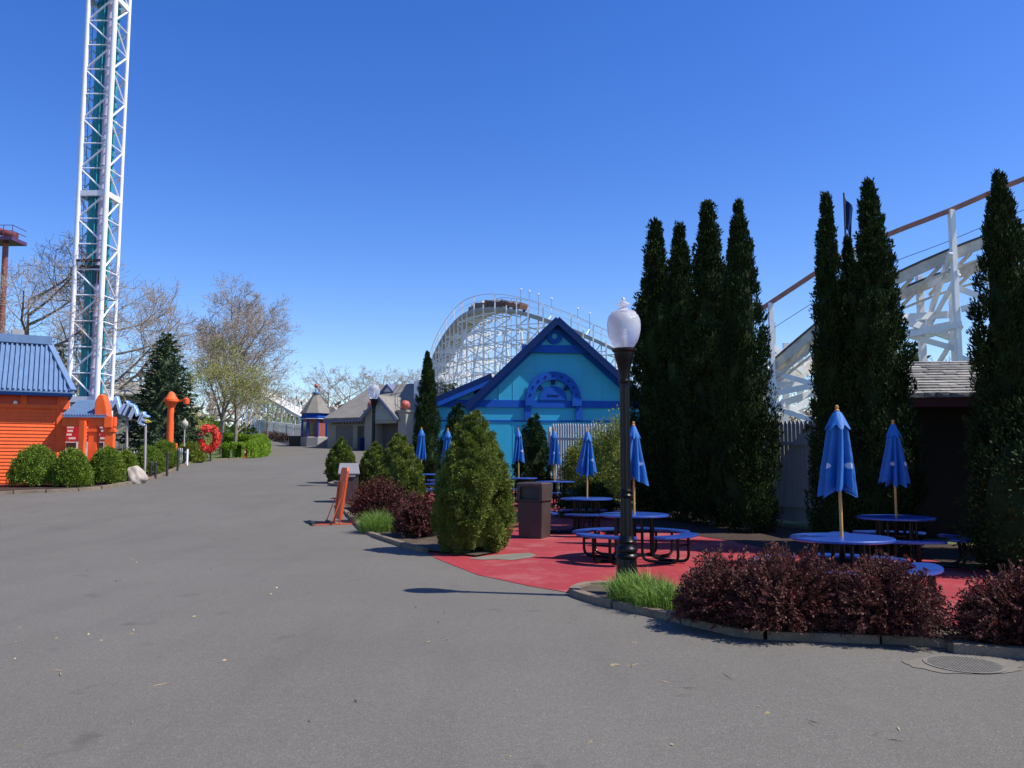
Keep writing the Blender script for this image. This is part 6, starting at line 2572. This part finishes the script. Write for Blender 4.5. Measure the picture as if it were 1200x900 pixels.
part('roof', lambda mb: octa(mb, [(rr + .30, Z(484.9)), (.30, Z(462)), (.28, Z(461))]), 'shingle_dark', ks)
part('roof_cap', lambda mb: mb.lathe([(.42, Z(461.5)), (.42, Z(460)), (.2, Z(459)), (.05, Z(454.5))], k0, 14), 'blue_metal', ks, smooth=True)
part('ball_finial', lambda mb: mb.lathe([(.02, 0)] + [(.2 * math.sin(PI * j / 8), .2 - .2 * math.cos(PI * j / 8)) for j in range(1, 8)] + [(0, .4)], k0 + Vector((0, 0, Z(454.5))), 14), 'red_ball', ks, smooth=True)
for j in (5, 6):
    a = rot + (j - .5) * PI / 4
    c_ = k0 + Vector((math.cos(a), math.sin(a), 0)) * (rr * math.cos(PI / 8) + .01)
    part('window', lambda mb: mb.box(c_ + Vector((0, 0, (Z(510) + Z(495)) / 2)), (.04, .55, Z(495) - Z(510)), a), 'window_glass', ks)
# brick gate wall and small roof right of the kiosk
part('annex_wall', lambda mb: mb.box(k0 + Vector((1.75, .6, 1.4)), (1.4, 1.2, 2.9)), 'red_brick', ks)
part('annex_roof', lambda mb: mb.prism([k0 + Vector(v) for v in ((.9, -.1, 2.86), (2.6, -.1, 2.86), (1.75, -.1, 3.9))], [k0 + Vector(v) for v in ((.9, 1.6, 2.86), (2.6, 1.6, 2.86), (1.75, 1.6, 3.9))]), 'shingle', ks)
# planter box at the fence end
p_ = gat(346, 84)
o = part('planter_box', lambda mb: mb.prism([p_ + Vector(v) for v in ((-.5, -.5, -.2), (.5, -.5, -.2), (.5, .5, -.2), (-.5, .5, -.2))], [p_ + Vector(v) for v in ((-.6, -.6, 1.0), (.6, -.6, 1.0), (.6, .6, 1.0), (-.6, .6, 1.0))]), 'dark_grey', None)
tag(o, 'dark square planter box at the near end of the long grey fence', 'planter')

# ================================================================== far white coaster ramp beyond the fence
fr2 = empty('wooden_coaster', gat(320, 110), 'low white coaster ramp descending behind the far road fence', 'roller coaster')
rp = smooth_line([at(*p_) for p_ in ((285, 450, 124), (310, 462, 117), (335, 475, 110), (356, 487, 104), (375, 497, 100))], 1.6)
part('track_bed', lambda mb: [mb.bar(a, b_ + (b_ - a) * .02, 2.0, .35) for a, b_ in zip(rp, rp[1:])], 'track_wood', fr2, fix=False)
part('handrail', lambda mb: [mb.bar(a + Vector((.9, -.9, -.6)), b_ + Vector((.9, -.9, -.6)), .18) for a, b_ in zip(rp, rp[1:])], 'white_paint', fr2, fix=False)
for i in range(0, len(rp), 1):
    p_ = rp[i]
    def bt(mb):
        z0 = g(p_.y) - .5
        for o_ in (Vector((-.8, .7, 0)), Vector((.8, -.7, 0))):
            mb.bar(Vector((p_.x, p_.y, z0)) + o_, p_ + o_ + Vector((0, 0, .9)), .15)
        if i + 1 < len(rp):
            n2 = rp[i + 1]
            z = z0 + 1.5
            while z < min(p_.z, n2.z) - .5:
                mb.bar(Vector((p_.x + .8, p_.y - .7, z)), Vector((n2.x + .8, n2.y - .7, z)), .09)
                mb.bar(Vector((p_.x + .8, p_.y - .7, z)), Vector((n2.x + .8, n2.y - .7, z + 1.6)), .08)
                z += 2
    part('support_bent', bt, 'white_paint', fr2, fix=False)

# hide the shared seed object scale checks: nothing else stands outside the picture
